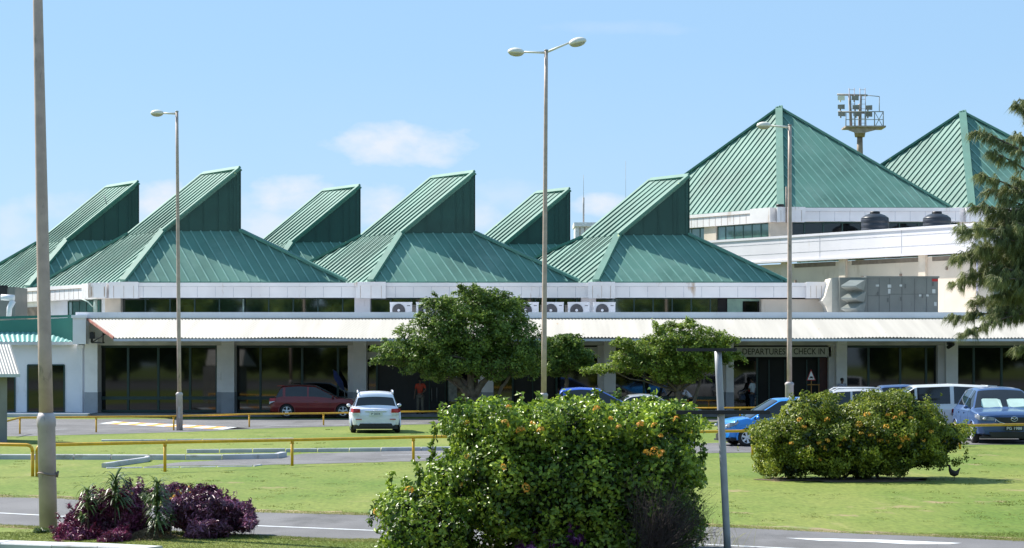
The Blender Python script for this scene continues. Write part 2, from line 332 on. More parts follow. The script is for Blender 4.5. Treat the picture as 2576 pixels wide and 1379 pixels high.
# grass blades: one object nobody could count
def blades(n, region, hgt, seed, name):
    r_ = np.random.default_rng(seed); px = r_.uniform(region[0], region[1], n); py = region[2] + (region[3]-region[2]) * r_.uniform(0, 1, n)**region[4]
    Yv = HC*F/(py-YH); Xv = (px-CX)/F*Yv
    return Xv, Yv
def inside_road(x, y):
    px = CX + x*F/y; py = YH + HC*F/y
    tx = np.array([p[0] for p in top]); ty = np.array([p[1] for p in top]); bb = bot[::-1]
    bx = np.array([p[0] for p in bb]); by = np.array([p[1] for p in bb])
    near = (py > np.interp(px, tx, ty) + 1.5) & (py < np.interp(px, bx, by) - 1.5)
    mid = (px > 380) & (px < 1900) & (py > np.interp(px, [380, 760, 1150, 1900], [1172, 1141, 1130, 1111])) & (py < np.interp(px, [380, 640, 1150, 1900], [1173, 1170, 1157, 1138]))
    park = (px > 1770) & (py > 1050) & (py < np.interp(px, [1770, 1880, 2300, 2410, 2576], [1137, 1138, 1123, 1118, 1118]))
    far = (py < np.interp(px, [-300, 50, 250, 470, 640, 880, 1160, 1500, 2900], [1100, 1098, 1093, 1087, 1079, 1072, 1066, 1062, 1066]))
    return near | mid | park | far
xs, ys = [], []
for n, reg, sd in ((90000, (-60, 2640, 1340, 1392, 1.0), 1),):
    a, c = blades(n, reg, 0, sd, ''); k = ~inside_road(a, c); xs.append(a[k]); ys.append(c[k])
# ragged tufts along the road edges
r_ = np.random.default_rng(9)
for edge, lo, hi in ((top, -6, 1.5), (bot[::-1], -1.5, 6)):
    px = r_.uniform(-60, 2640, 26000); py = np.interp(px, [p[0] for p in edge], [p[1] for p in edge]) + r_.uniform(lo, hi, 26000)
    Yv = HC*F/(py-YH); xs.append((px-CX)/F*Yv); ys.append(Yv)
nt_ = 520; px = r_.uniform(-60, 2640, nt_); py = 1075 + 290*r_.uniform(0, 1, nt_)**0.8; Yq = HC*F/(py-YH); Xq = (px-CX)/F*Yq; k = ~inside_road(Xq, Yq); Xq, Yq = Xq[k], Yq[k]
for q in range(len(Xq)): xs.append(Xq[q] + r_.normal(0, 0.10, 34)); ys.append(Yq[q] + r_.normal(0, 0.16, 34))
Xv = np.concatenate(xs); Yv = np.concatenate(ys); n = len(Xv)
h = r_.uniform(0.015, 0.035, n) * (0.7 + 0.6*np.sin(Xv*0.7)*np.sin(Yv*0.5+1)**2) ; w = r_.uniform(0.006, 0.012, n) * (Yv/45); t = r_.uniform(0, 6.28, n)
lean = r_.normal(0, 0.025, (n, 2))
v = np.zeros((n, 3, 3)); v[:, 0] = np.stack([Xv - w*np.cos(t), Yv - w*np.sin(t), np.zeros(n)], 1); v[:, 1] = np.stack([Xv + w*np.cos(t), Yv + w*np.sin(t), np.zeros(n)], 1)
v[:, 2] = np.stack([Xv + lean[:, 0], Yv + lean[:, 1], h], 1)
blade_m = mat('grass_blade', (0.15, 0.215, 0.038), 0.7, var=0.25, scale=0.5, island=0.3, trans=0.35, spec=0.2, col2=(0.25, 0.27, 0.08))
b = MB(); b.arr(v.reshape(-1, 3), np.arange(n*3).reshape(-1, 3)); tag(b.build('grass', blade_m), 'short green lawn grass', 'grass', kind='stuff')
# ================================================================ terminal building
term = thing('terminal_building', 'long low terminal with green saw-tooth roofs above a white corrugated canopy and dark glass bays', 'building', (X(900,111), 111, 0))
YF = 111.5
zp = Z(800, 110)
# ground floor solid (dark behind the glass) and flat roof slab
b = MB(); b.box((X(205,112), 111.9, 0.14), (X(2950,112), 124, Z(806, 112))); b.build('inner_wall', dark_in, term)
b = MB(); b.box((X(190,110), 110.0, Z(800,110)), (X(2950,110), 110.3, Z(787,110)+0.03)); b.build('parapet', white_w, term)
b = MB(); b.box((X(190,110), 110.3, Z(804,110)), (X(2950,110), 126, Z(800,110)+0.02)); b.build('roof_slab', white_w, term)
b = MB(); b.box((X(186,110), 109.7, Z(866,109.7)), (X(219,110), 112.5, Z(794,109.7))); b.box((X(183,110), 109.62, Z(800,109.7)), (X(221,110), 112.6, Z(793,109.7))); b.build('end_pier_block', white_w, term)
# beam over the bays
b = MB(); b.box((X(219,110.7), 110.62, Z(869,110.62)), (X(2950,110.7), 111.88, Z(801,110.6))); b.build('beam', beam_m, term)
cols = [(213,245),(557,589),(888,921),(1212,1241),(1520,1549),(1827,1846),(2104,2131),(2380,2410),(2650,2680)]
for i, (a, c) in enumerate(cols):
    b = MB(); x0, x1 = X(a,110.4), X(c,110.4); zb, zm, zt = 0.14, Z(987,110.4), Z(853,110.4)
    sx = 0.0 if i == 0 else 0.30       # the shaded return on the left of each column
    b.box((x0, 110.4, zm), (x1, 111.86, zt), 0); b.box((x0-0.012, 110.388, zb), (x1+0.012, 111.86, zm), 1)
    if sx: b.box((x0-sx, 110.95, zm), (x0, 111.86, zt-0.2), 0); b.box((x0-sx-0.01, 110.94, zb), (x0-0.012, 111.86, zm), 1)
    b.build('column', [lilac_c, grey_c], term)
# glazed bays
glaze = {0: [322, 398, 478, 545], 1: [655, 760, 850], 6: [2185, 2265, 2330], 7: [2450, 2520], 4: [1620, 1720]}
for i in range(len(cols)-1):
    x0, x1 = X(cols[i][1],111.5), X(cols[i+1][0],111.5); z0, zt = 0.16, Z(869,111.5)
    if i in (2, 3, 5):      # entrances: near-black slab coloured as the unlit opening, pale header, glass only beside the opening
        name = {2: (948, 1128), 3: (1290, 1400), 5: (1905, 2060)}[i]
        b = MB(); b.box((x0, YF, z0), (X(name[0],111.5), YF+0.05, Z(908,111.5))); b.build('window', glass_d, term)
        b = MB(); b.box((X(name[1],111.5), YF, z0), (x1, YF+0.05, Z(908,111.5))); w = b.build('window', glass_d, term)
        for q in (name[0], name[1]): b = MB(); b.box((X(q,111.4)-0.05, YF-0.07, z0), (X(q,111.4)+0.05, YF-0.01, Z(900,111.4))); b.build('frame', teal_frame, w)
        b = MB(); b.box((x0+0.003, 110.95, Z(904,111) if i == 2 else Z(898,111)), (x1-0.35, 111.45, Z(885,111) if i == 2 else Z(873,111)))
        hd = b.build('entrance_header', mat('header_white', (0.62, 0.61, 0.58), 0.7, var=0.06), term); 
        if i == 5: header5 = hd
        b = MB(); b.box((X(name[0]+4,111.6), 111.62, 0.16), (X(name[1]-4,111.6), 111.80, Z(905,111.6)))
        d = b.build('doorway', black_m if i != 5 else dark_in, term)
        b = MB()
        for q in ([1120, 1133, 1080] if i == 2 else [1340] if i == 3 else [1935, 1975, 2030]):
            b.box((X(q,111.5)-0.03, 111.55, 0.2), (X(q,111.5)+0.03, 111.6, Z(905,111.5)))
        b.build('door_frame', teal_frame, d)
        if i == 2:
            b = MB()
            for q in (1086, 1099): b.tube([V(q, 1010, 111.4), V(q, 975, 111.4)], 0.018, 6)
            b.build('handle', steel_m, d)
            b = MB(); b.box((X(1128,111.3), 111.3, Z(1010,111.3)), (X(1150,111.3), 111.36, Z(945,111.3))); b.build('notice_board', mat('notice', (0.30, 0.30, 0.26), 0.6, var=0.3, scale=6), term)
        continue
    b = MB(); b.box((x0, YF, z0), (x1, YF+0.05, zt)); w = b.build('window', glass_d, term)
    b = MB()
    for q in glaze[i]: b.box((X(q,111.4)-0.055, YF-0.08, z0), (X(q,111.4)+0.055, YF-0.008, zt))
    zz = Z(1002,111.4); b.box((x0, YF-0.095, zz-0.07), (x1, YF-0.012, zz+0.09)); b.box((x0, YF-0.09, zt-0.12), (x1, YF-0.014, zt)); b.box((x0, YF-0.09, z0), (x1, YF-0.016, z0+0.12))
    b.build('frame', teal_frame, w)
# red inner panel in the check in entrance
b = MB(); b.box((X(2062,111.4), 111.40, 0.2), (X(2088,111.4), 111.47, Z(900,111.4))); b.build('entrance_panel', mat('maroon_panel', (0.07, 0.012, 0.012), 0.5, var=0.2), term)
# lettering
def text_mesh(txt, x0, x1, zc, h, Y, m, parent, name='lettering', depth=0.02, bold=0.012, local=False):
    cu = bpy.data.curves.new(name, 'FONT'); cu.body = txt; cu.size = 1; cu.extrude = 0.0; cu.offset = bold
    t = bpy.data.objects.new(name, cu); C.objects.link(t); bpy.context.view_layer.update()
    dg = bpy.context.evaluated_depsgraph_get(); me = bpy.data.meshes.new_from_object(t.evaluated_get(dg)); bpy.data.objects.remove(t); me.name = name
    co = np.empty(len(me.vertices)*3); me.vertices.foreach_get('co', co); co = co.reshape(-1, 3); mn, mx = co.min(0), co.max(0)
    q = np.empty_like(co); q[:, 0] = x0 + (co[:, 0]-mn[0])/(mx[0]-mn[0])*(x1-x0); q[:, 1] = Y; q[:, 2] = zc + ((co[:, 1]-mn[1])/(mx[1]-mn[1])-0.5)*h
    me.vertices.foreach_set('co', q.reshape(-1)); me.materials.clear(); me.materials.append(m); me.update()
    o = bpy.data.objects.new(name, me); C.objects.link(o); o.parent = parent
    if not local: o.matrix_parent_inverse = root_matrix(parent).inverted()
    return o
let_m = mat('letter_grey', (0.075, 0.07, 0.07), 0.6, var=0.1)
text_mesh('DEPARTURES', X(1868,110.9), X(1976,110.9), Z(884.5,110.9), 0.31, 110.94, let_m, header5)
text_mesh('CHECK IN', X(1997,110.9), X(2075,110.9), Z(884,110.9), 0.31, 110.94, let_m, header5)
# canopy: sheared corrugated sheet
N = 330*6; xa0, xa1 = X(222,109.9), X(2960,109.9); YC = 105.4; xb0 = X(287,YC); pitch = 0.165
tt = np.linspace(0, 1, N+1); xt = xa0 + tt*(xa1-xa0); sh = xb0 - xa0
rows = 7; vs = []
zt_, zb_ = Z(803,109.9), Z(850,YC)
for j in range(rows+1):
    f = j/rows
    x = xt + sh*f; y = np.full(N+1, 109.9 + (YC-109.9)*f); sag = 0.02*np.sin(xt*0.9)*(f > 0.9)
    z = zt_ + (zb_-zt_)*f + 0.028*np.sin(2*math.pi*xt/pitch) + sag + 0.012*np.sin(xt*0.43+1)*f
    vs.append(np.stack([x, y, z], 1))
vs = np.concatenate(vs); idx = np.arange((rows+1)*(N+1)).reshape(rows+1, N+1)
fs = np.stack([idx[:-1, :-1].ravel(), idx[1:, :-1].ravel(), idx[1:, 1:].ravel(), idx[:-1, 1:].ravel()], 1)
b = MB(); b.arr(vs, fs, 0, True); v2 = vs.copy(); v2[:, 2] -= 0.012; b.arr(v2, fs[:, ::-1], 0, True); cano = b.build('canopy', canopy_m, term)
b = MB(); b.obox((xb0-0.02, YC-0.04, zb_-0.16), (xa1+sh-xb0, 0, 0), (0, 0.12, 0), (0, 0, 0.115)); b.build('gutter', gutter_m, cano)
b = MB(); b.bar((xa0-0.03, 109.88, zt_-0.06), (xb0-0.03, YC, zb_-0.06), 0.06, 0.12, mi=0); b.build('barge_board', mat('rusty_red_edge', (0.34, 0.13, 0.10), 0.7, var=0.3, scale=4), cano)
b = MB()
for k, q in enumerate(list(range(300, 2700, 115))):
    x = X(q, 108); b.bar((x, 110.6, zt_-0.42), (x+sh*0.9, YC+0.2, zb_-0.12), 0.07, 0.11)
for f in (0.3, 0.75): b.bar((xa0+sh*f+0.3, 109.9-(109.9-YC)*f, zt_+(zb_-zt_)*f-0.16), (xa1, 109.9-(109.9-YC)*f, zt_+(zb_-zt_)*f-0.16), 0.07, 0.09)
b.build('rafter', beam_m, cano)
b = MB(); b.tube([V(231,835,109.9), V(231,862,109.9)], 0.06, 8); b.tube([V(231,862,109.9), V(268,838,108.2)], 0.035, 6); b.tube([V(231,862,109.9), V(262,862,108.6)], 0.035, 6); b.tube([V(259,838,108.4), V(259,864,108.4)], 0.04, 6); b.box((X(226,109.8),109.7,Z(852,109.8)),(X(237,109.8),110,Z(836,109.8))); b.build('bracket', black_m, cano)
# upper storey
YU = 116.0
zt2, zb2 = Z(748,116), Z(800,116)
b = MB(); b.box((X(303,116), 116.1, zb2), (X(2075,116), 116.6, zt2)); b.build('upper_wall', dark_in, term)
ucols = [(265,304),(892,931),(1462,1499)]
spans = [(304,892),(931,1462),(1499,1805)]
for (a, c), step in zip(spans, (62, 52, 48)):
    b = MB(); b.box((X(a,116), YU, zb2), (X(c,116), YU+0.06, zt2)); w = b.build('upper_window', glass_g, term)
    b = MB(); q = a + step
    while q < c-10: b.box((X(q,116)-0.035, YU-0.05, zb2), (X(q,116)+0.035, YU-0.006, zt2)); q += step
    b.box((X(a,116), YU-0.055, zt2-0.05), (X(c,116), YU-0.007, zt2)); b.build('frame', green_trim, w)
b = MB(); b.box((X(1830,115.9), 115.9, zb2), (X(1868,115.9), 115.96, Z(752,116))); b.build('curtain_panel', mat('pale_green_panel', (0.30, 0.46, 0.36), 0.5, var=0.1), term)
b = MB(); b.box((X(1872,115.9), 115.93, zb2), (X(1915,115.9), 115.97, Z(758,116))); b.build('upper_window', glass_d, term)
b = MB(); b.box((X(1868,115.9), 115.90, Z(758,116)), (X(1915,115.9), 115.95, Z(752,116))); b.build('curtain_panel', mat('pale_green_panel', (0.30, 0.46, 0.36)), term)
for a, c in ucols:
    b = MB(); b.box((X(a,115.4), 115.3, zb2), (X(c,115.4), 116.2, Z(749,115.3))); b.build('upper_column', beige_c if a < 300 else lilac_c, term)
for pts_, r__ in (([V(612,798,115.6), V(612,752,115.6)], 0.04), ([V(240,798,115.6), V(240,752,115.6)], 0.10), ([V(205,752,115.2), V(222,760,115.0), V(233,772,115)], 0.03)): b = MB(); b.tube(pts_, r__, 8); b.build('drain_pipe', mat('pipe_pale', (0.42, 0.52, 0.46), 0.6, var=0.2), term)
# lower right wall beside the air handler
b = MB(); b.box((X(1915,115), 114.9, Z(795,115)), (X(2120,115), 116.1, Z(753,115))); b.build('side_wall', cream_w, term)
# fascia: front run, side run
def fascia(o, d, n, length, ztop, zbot, parent, jm, step=0.93, first=0.3, tilt=0):
    """o corner point, d run direction, n outward normal"""
    b = MB(); o = Vector((o[0], o[1], 0)); d = Vector(d); n = Vector(n)
    H_ = ztop - zbot; ct = H_*0.27
    b.obox(o + Vector((0,0,zbot)), d*length, -n*0.35, (0,0,H_-ct), 0)
    b.obox(o + n*0.05 + Vector((0,0,ztop-ct)), d*length, -n*0.45, (0,0,ct), 0)
    s = first
    while s < length - 0.1:
        b.obox(o + d*s + n*0.007 + Vector((0,0,zbot+0.02)), d*0.022, -n*0.02, (0,0,H_-ct-0.02), 1); s += step
    b.obox(o + n*0.056 + Vector((0,0,ztop-ct)), d*length, -n*0.02, (0,0,0.018), 1)
    return b.build('fascia', [white_f, jm], parent)
def corner_block(x0, x1, y, ztop, zbot, parent, depth=0.6):
    b = MB(); b.box((x0, y, zbot), (x1, y+depth, ztop)); t = 0.2
    fr = 0.03
    b.box((x0-0.02, y-fr, ztop-0.17), (x1+0.02, y, ztop+0.02)); b.box((x0-0.02, y-fr, zbot-0.01), (x0+t, y, ztop-0.17)); b.box((x1-t, y-fr, zbot-0.01), (x1+0.02, y, ztop-0.17))
    b.box((x0+t, y-0.008, zbot+0.02), (x0+t+0.02, y, ztop-0.18), 1); b.box((x1-t-0.02, y-0.008, zbot+0.02), (x1-t, y, ztop-0.18), 1); b.box(((x0+x1)/2, y-0.008, zbot+0.02), ((x0+x1)/2+0.015, y, ztop-0.18), 1)
    return b.build('corner_block', [white_f, joint_m], parent)
yf_ = 114.5; ft, fb = Z(711.5,yf_), Z(749,yf_)
fascia((X(300,yf_), yf_), (1,0,0), (0,-1,0), X(2040,yf_)-X(300,yf_), ft, fb, term, joint_g)
for a, c in ((277,348),(897,970),(1480,1546),(2028,2076)): corner_block(X(a,yf_), X(c,yf_), yf_-0.16, ft+0.02, fb-0.03, term)
nA = Vector((-AX.y, AX.x, 0)) * 1.0
nA = Vector((-0.822, -0.57, 0)).normalized()
oA = (X(262,yf_), yf_+0.35)
fascia(oA, AX, nA, 23.5, ft, fb, term, joint_m, step=0.62)
o = Vector((oA[0], oA[1], 0)); b = MB(); b.obox(o + nA*0.18 - Vector((0.1,0.1,0)) + Vector((0,0,fb-0.03)), AX*2.3, -nA*0.5, (0,0,ft-fb+0.05)); 
for s in (0.5, 1.1, 1.7): b.obox(o + nA*0.19 + AX*s + Vector((0,0,fb)), AX*0.03, -nA*0.02, (0,0,(ft-fb)*0.75), 1)
b.build('corner_block', [white_f, joint_m], term)
b = MB(); b.box((X(222,yf_), yf_-0.05, fb), (X(268,yf_), yf_+0.5, ft)); b.box((X(229,yf_), yf_-0.06, fb+0.05), (X(231,yf_), yf_, ft-0.2), 1); b.box((X(262,yf_), yf_-0.06, fb+0.05), (X(264,yf_), yf_, ft-0.2), 1); b.build('corner_block', [white_f, joint_m], term)
# side walls under the side fascia
b = MB(); o = Vector((X(272,115), 115.4, 0)); b.obox(o+Vector((0,0,Z(800,115))), AX*23, -nA*0.3, (0,0,Z(749,115)-Z(800,115)))
b.build('upper_side_wall', white_w, term)
b = MB(); b.obox(o+nA*0.03+AX*1.0+Vector((0,0,Z(800,115))), AX*4.2, -nA*0.05, (0,0,Z(752,115)-Z(800,115))); w = b.build('upper_window', glass_t, term)
b = MB()
b.obox(o+nA*0.055+AX*1.0+Vector((0,0,Z(752,115)-0.08)), AX*4.2, -nA*0.05, (0,0,0.08))
for s in (1.0, 1.9, 2.8, 3.7, 4.6, 5.15): b.obox(o+nA*0.06+AX*s+Vector((0,0,Z(800,115))), AX*0.09, -nA*0.05, (0,0,Z(752,115)-Z(800,115)))
b.build('frame', green_trim, w)
b = MB(); b.obox(o+nA*0.04+AX*9.2+Vector((0,0,Z(800,115))), AX*2.4, -nA*0.05, (0,0,0.75)); b.build('louvre', rust_m, term)
# flat roof behind the fascia
b = MB(); o = Vector((X(268,115), 114.9, ft-0.12)); Wd = X(2070,115)-X(268,115); b.poly([o, o+Vector((Wd,0,0)), o+Vector((Wd,0,0))+AX*24, o+AX*24]); b.build('flat_roof', white_w, term)

# ---------------------------------------------------------------- monitor roofs
def green_roof(O, L, La, H, h, ha, b1=None, H1=None, parent=None, sp=0.52, capw=0.30, ribh=0.06, name='monitor_roof', hb=None):
    hb = hb or ha
    O = Vector(O)
    def P(b_, a_, z_): return O + Vector((b_, 0, z_)) + AX*a_
    hr = L - b1 if b1 is not None else L - h
    m = MB()
    A0, A1, A2, A3 = P(0,0,0), P(L,0,0), P(L,La,0), P(0,La,0)
    B0, B1, B2, B3 = P(h,ha,H), P(L-hr,ha,H), P(L-hr,La-hb,H), P(h,La-hb,H)
    m.poly([A0,A1,B1,B0]) if B1 != B0 and (B1-B0).length > 1e-4 else m.poly([A0,A1,B0])
    m.poly([A3,A0,B0,B3]) if (B3-B0).length > 1e-4 else m.poly([A3,A0,B0])
    m.poly([A1,A2,B2,B1]) if (B2-B1).length > 1e-4 else m.poly([A1,A2,B1])
    m.poly([A2,A3,B3,B2]) if (B3-B2).length > 1e-4 else m.poly([A2,A3,B3])
    # eave edge
    m.obox(A0-Vector((0,0,0.10)), A1-A0, Vector((0,0.03,0)), Vector((0,0,0.10)))
    m.obox(A0-Vector((0,0,0.10)), A3-A0, Vector((0.03,0,0)), Vector((0,0,0.10)))
    nl = (B0-A0).cross(A3-A0); nl = nl if nl.z > 0 else -nl; nl.normalize()
    nf = (A1-A0).cross(B0-A0); nf = nf if nf.z > 0 else -nf; nf.normalize()
    nr = (A2-A1).cross(B1-A1); nr = nr if nr.z > 0 else -nr; nr.normalize()
    k = sp*0.6
    while k < La-0.1:      # ribs of the left slope
        be = h*k/ha if k < ha else (h*(La-k)/hb if k > La-hb else (b1 if b1 is not None else h))
        if be > 0.15: m.bar(P(0,k,0), P(be,k,H*be/h if not b1 or be <= h else H1), 0.05, ribh, nl)
        be2 = hr*k/ha if k < ha else (hr*(La-k)/hb if k > La-hb else hr)
        if be2 > 0.15: m.bar(P(L,k,0), P(L-be2,k,H*be2/hr), 0.05, ribh, nr)
        k += sp
    k = sp*0.6
    while k < L-0.1:       # ribs of the front slope, sunlit look put into their lighter colour
        ae = ha*min(k/h, (L-k)/hr, 1)
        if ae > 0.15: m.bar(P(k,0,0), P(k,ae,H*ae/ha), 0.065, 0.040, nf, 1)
        k += sp
    if b1 is not None:
        C0, C1 = P(b1,ha,H1), P(b1,La-hb,H1); up = Vector((0,0,0.02))
        m.poly([B0, C0, C1, B3]);
        m.obox(B0 - nl*0.14 - Vector((0,0.10,0)), (C0-B0)*1.012, (B3-B0)*(1+0.2/(B3-B0).length), nl*0.12)
        m.mi = m.mi
    roof = m.build(name, [green_r, green_rib_sunlit], parent)
    c = MB()
    def cap(p, q, w=capw, hh=0.10, n=(0,0,1)): c.bar(p, q, w, hh, n)
    n1 = (nl+nf).normalized(); n2 = (nf+nr).normalized()
    cap(A0, B0+(B0-A0).normalized()*0.05, capw*1.3, 0.15, n1); cap(A1, B1, capw, 0.13, n2)
    n3 = Vector((nl.x, 0.3, nl.z)).normalized(); cap(A3, B3, capw, 0.13, n3); cap(A2, B2, capw, 0.1, Vector((nr.x, 0.3, nr.z)).normalized())
    if b1 is not None:
        y = Vector((0,-0.12,0))
        c.bar(B0+y, C0+y, 0.22, 0.13, nl); c.bar(B3-y, C1-y, 0.22, 0.13, nl); c.bar(C0+y, C1-y, 0.24, 0.13, nl)
    else:
        c.tube([B0, B0+Vector((0,0,0.18))], [0.18, 0.02], 4)
    c.build('ridge_cap', green_cap, roof)
    if b1 is not None:
        w = MB()
        q0, q1, q2 = P(h,ha,H)+Vector((0,-0.02,0)), P(b1,ha,H)+Vector((0,-0.02,0)), P(b1,ha,H1-0.08)+Vector((0,-0.02,0))
        w.prism([q0+Vector((0.1,0,0)), q1, q2], (0,0.06,0), 0)
        s = 0.55
        while s < b1-h-0.15:
            z1 = H + (H1-H)*s/(b1-h) - 0.14
            if z1 > H+0.1: w.box((P(h+s,ha,0).x-0.02, q0.y-0.035, O.z+H), (P(h+s,ha,0).x+0.02, q0.y, O.z+z1))
            s += 0.78
        w.box((q1.x-0.62, q0.y-0.03, O.z+H), (q1.x-0.58, q0.y, O.z+H1-0.55), 0); w.box((q1.x-0.16, q0.y-0.05, O.z+H), (q1.x+0.02, q0.y, O.z+H1-0.1), 0)
        r0, r1 = P(b1,ha,H), P(b1,La-hb,H)
        w.add([r0, r1, r1+Vector((0,0,H1-H-0.05)), r0+Vector((0,0,H1-H-0.05))], [(0,1,2,3)], 0)
        e0, e1 = P(h,La-hb,H), P(b1,La-hb,H); w.add([e0, e1, e1+Vector((0,0,H1-H-0.06))], [(0,2,1)], 0)
        w.box((r0.x-0.01, r0.y-0.07, O.z+H), (r0.x+0.05, r0.y+0.02, O.z+H1-0.06), 0)
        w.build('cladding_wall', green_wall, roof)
    return roof
YE = 115.0; sc = F/YE; ze = Z(708.5, YE); LaR = 11.55
specs = [(310, 870, 408, 605, 578, 424, 3.9), (933, 1455, 1003, 1190, 583, 434, 4.1), (1500, 1980, 1566, 1746, 588, 443, 5.0)]
for (xl, xr, p0x, p1x, p0y, p1y, hb_) in specs:
    L_ = (xr-xl)/sc; H_ = (708.5-p0y)/sc * 1.03; p = ((p0y-p1y)/(p1x-p0x)); h_ = H_/p
    b1 = h_ + (p1x-p0x)/sc; H1 = H_ + (p0y-p1y)/sc*1.035
    for row in (0, 1):
        base = Vector((X(xl,YE), YE, ze)) + AX*LaR*row + Vector(({310: -0.42, 933: -0.15, 1500: 0.50}[xl]*row, 0, 0))
        green_roof(base, L_, LaR-0.02, H_, h_, 3.3, b1, H1, term, hb=hb_)
# little thin post on the rear left roof
b = MB(); t = Vector(V(262,478,122)); b.tube([V(269,515,122.5), V(262,492,122.5)], 0.025, 6); b.build('lightning_rod', steel_m, term)

# ================================================================ tall hall behind
hall = thing('terminal_hall', 'tall white hall behind the terminal at right, topped by two large green pyramid roofs', 'building', (X(2100,136), 136, 0))
YP = 137.0; s2 = F/YP; zeP = Z(521, YP)
for cx_, w_, ax_, ay_ in ((1965, 425, 1960, 262), (2446, 430, 2415, 273)):
    L_ = w_/s2; H_ = (521-ay_)/s2*1.075; La_ = 15.9
    green_roof((X(cx_,YP), YP, zeP), L_, La_, H_, L_/2, La_/2, None, None, hall, sp=0.52, capw=0.36, ribh=0.06, name='pyramid_roof')
ft2, fb2 = Z(523,YP-0.4), Z(557,YP-0.4)
for cx_, w_ in ((1965, 440), (2440, 450)):
    xo = X(cx_,YP-0.4)
    fascia((xo+0.2, YP-0.4), (1,0,0), (0,-1,0), w_/s2, ft2, fb2, hall, joint_g)
    fascia((xo-0.35, YP-0.15), AX, nA, 15.5, ft2, fb2, hall, joint_m, step=0.6)
    corner_block(xo-0.25, xo+1.45, YP-0.6, ft2+0.02, fb2-0.04, hall)
    b = MB(); b.obox(Vector((xo-0.55, YP-0.30, fb2-0.03))+nA*0.15, AX*1.9, -nA*0.5, (0,0,ft2-fb2+0.06)); b.build('corner_block', white_f, hall)
    b = MB(); b.obox(Vector((xo-0.2, YP-0.1, ft2-0.15)), (w_/s2,0,0), AX*15.5, (0,0,0.05)); b.build('flat_roof', white_w, hall)
    zt3, zb3 = Z(558,YP), Z(640,YP)
    b = MB(); b.box((X(cx_+30,YP), YP+0.4, zb3), (xo+w_/s2, YP+0.5, zt3)); w = b.build('window', glass_d, hall)
    b = MB(); q = cx_+60; b.box((X(cx_+30,YP), YP+0.29, zt3-0.08), (xo+w_/s2, YP+0.38, zt3+0.01))
    while q < cx_+w_-8: b.box((X(q,YP)-0.04, YP+0.3, zb3), (X(q,YP)+0.04, YP+0.39, zt3)); q += 48
    b.build('frame', green_trim, w)
    b = MB(); b.box((X(cx_-28,YP), YP+0.0, zb3), (X(cx_+28,YP), YP+0.9, zt3)); b.build('corner_column', beige_c, hall)
    oo = Vector((xo-0.3, YP+0.3, zb3))
    b = MB(); b.obox(oo, AX*15.2, -nA*0.1, (0,0,zt3-zb3)); w = b.build('window', glass_t, hall)
    b = MB(); s = 0.4; b.obox(oo+nA*0.015+Vector((0,0,zt3-zb3-0.08)), AX*15.2, -nA*0.05, (0,0,0.08))
    while s < 15: b.obox(oo+AX*s+nA*0.02, AX*0.08, -nA*0.05, (0,0,zt3-zb3)); s += 0.85
    b.build('frame', green_trim, w)
    b = MB(); b.obox(oo+AX*5.5+nA*0.12, AX*1.2, -nA*0.3, (0,0,zt3-zb3)); b.build('side_column', beige_c, hall)
b = MB(); b.tube([V(1978,560,YP-0.75), V(1978,470,YP-0.75)], 0.05, 8); b.build('drain_pipe', rust_m, hall)
b = MB(); b.tube([V(1962,520,YP-0.4), V(1962,514,YP-0.4)], 0.25, 8); b.build('cap_flashing', black_m, hall)
# long block in front of the hall, running along the side direction
YB = 122.0; cB = Vector((X(2455,YB), YB, 0))
def zB(py): return Z(py, YB)
LB = 24.0
blk = MB(); blk.obox(cB+Vector((0,0,0.14)), AX*LB, Vector((14,4.0,0)), (0,0,zB(640)-0.14)); blk.build('block_wall', cream_w, hall)
b = MB(); pt, pb = zB(565.5), zB(631)
b.obox(cB+nA*0.45+Vector((0.2,-0.25,pb)), AX*LB, -nA*0.5, (0,0,pt-pb)); b.obox(cB+nA*0.50+Vector((0.2,-0.28,pt-0.08)), AX*LB, -nA*0.62, (0,0,0.14)); b.obox(cB+nA*0.55+Vector((0.2,-0.28,pb-0.10)), AX*LB, -nA*0.7, (0,0,0.11))
for zz in (pb+0.42, pt-0.40): b.obox(cB+nA*0.46+Vector((0.2,-0.25,zz)), AX*LB, -nA*0.05, (0,0,0.03), 1)
b.obox(cB+nA*0.462+AX*5.6+Vector((0.2,-0.25,pb)), AX*0.035, -nA*0.05, (0,0,pt-pb), 1); b.obox(cB+nA*0.462+AX*12.4+Vector((0.2,-0.25,pb)), AX*0.035, -nA*0.05, (0,0,pt-pb), 1)
b.obox(cB+Vector((0.2,-0.25,pb))+nA*0.45, Vector((14,4,0)), Vector((0,0.5,0)), (0,0,pt-pb))
b.build('parapet', [mat('parapet_white', (0.66, 0.64, 0.67), 0.6, var=0.04, scale=0.5, stain=((0.5, 0.42, 0.34), 1.0, 0.66, 0.12, (1, 1, 0.3))), joint_g], hall)
b = MB(); b.obox(cB+Vector((0,0.3,zB(600))), AX*LB, Vector((14,4,0)), (0,0,0.05)); b.build('flat_roof', white_w, hall)
for s, w_ in ((0.1, 3.2), (4.4, 5.4), (11.2, 3.6)):
    b = MB(); b.obox(cB+nA*0.02+AX*s+Vector((0,0,zB(652))), AX*w_, -nA*0.03, (0,0,zB(640)-zB(652))); b.build('louvre', mat('louvre_brown', (0.17, 0.14, 0.11), 0.7, var=0.15), hall)
for s in (3.7, 10.2, 15.3):
    b = MB(); b.obox(cB+nA*0.16+AX*s+Vector((0,0,1)), AX*0.55, -nA*0.2, (0,0,zB(633)-1)); b.build('pilaster', beige_c, hall)
b = MB()
for s, py in ((2.1,676),(5.7,690),(8.8,692),(11.9,697),(14.6,695)): b.obox(cB+nA*0.12+AX*s+Vector((0,0,zB(py))), AX*0.09, -nA*0.12, (0,0,0.2))
b.build('bracket', rust_m, hall)
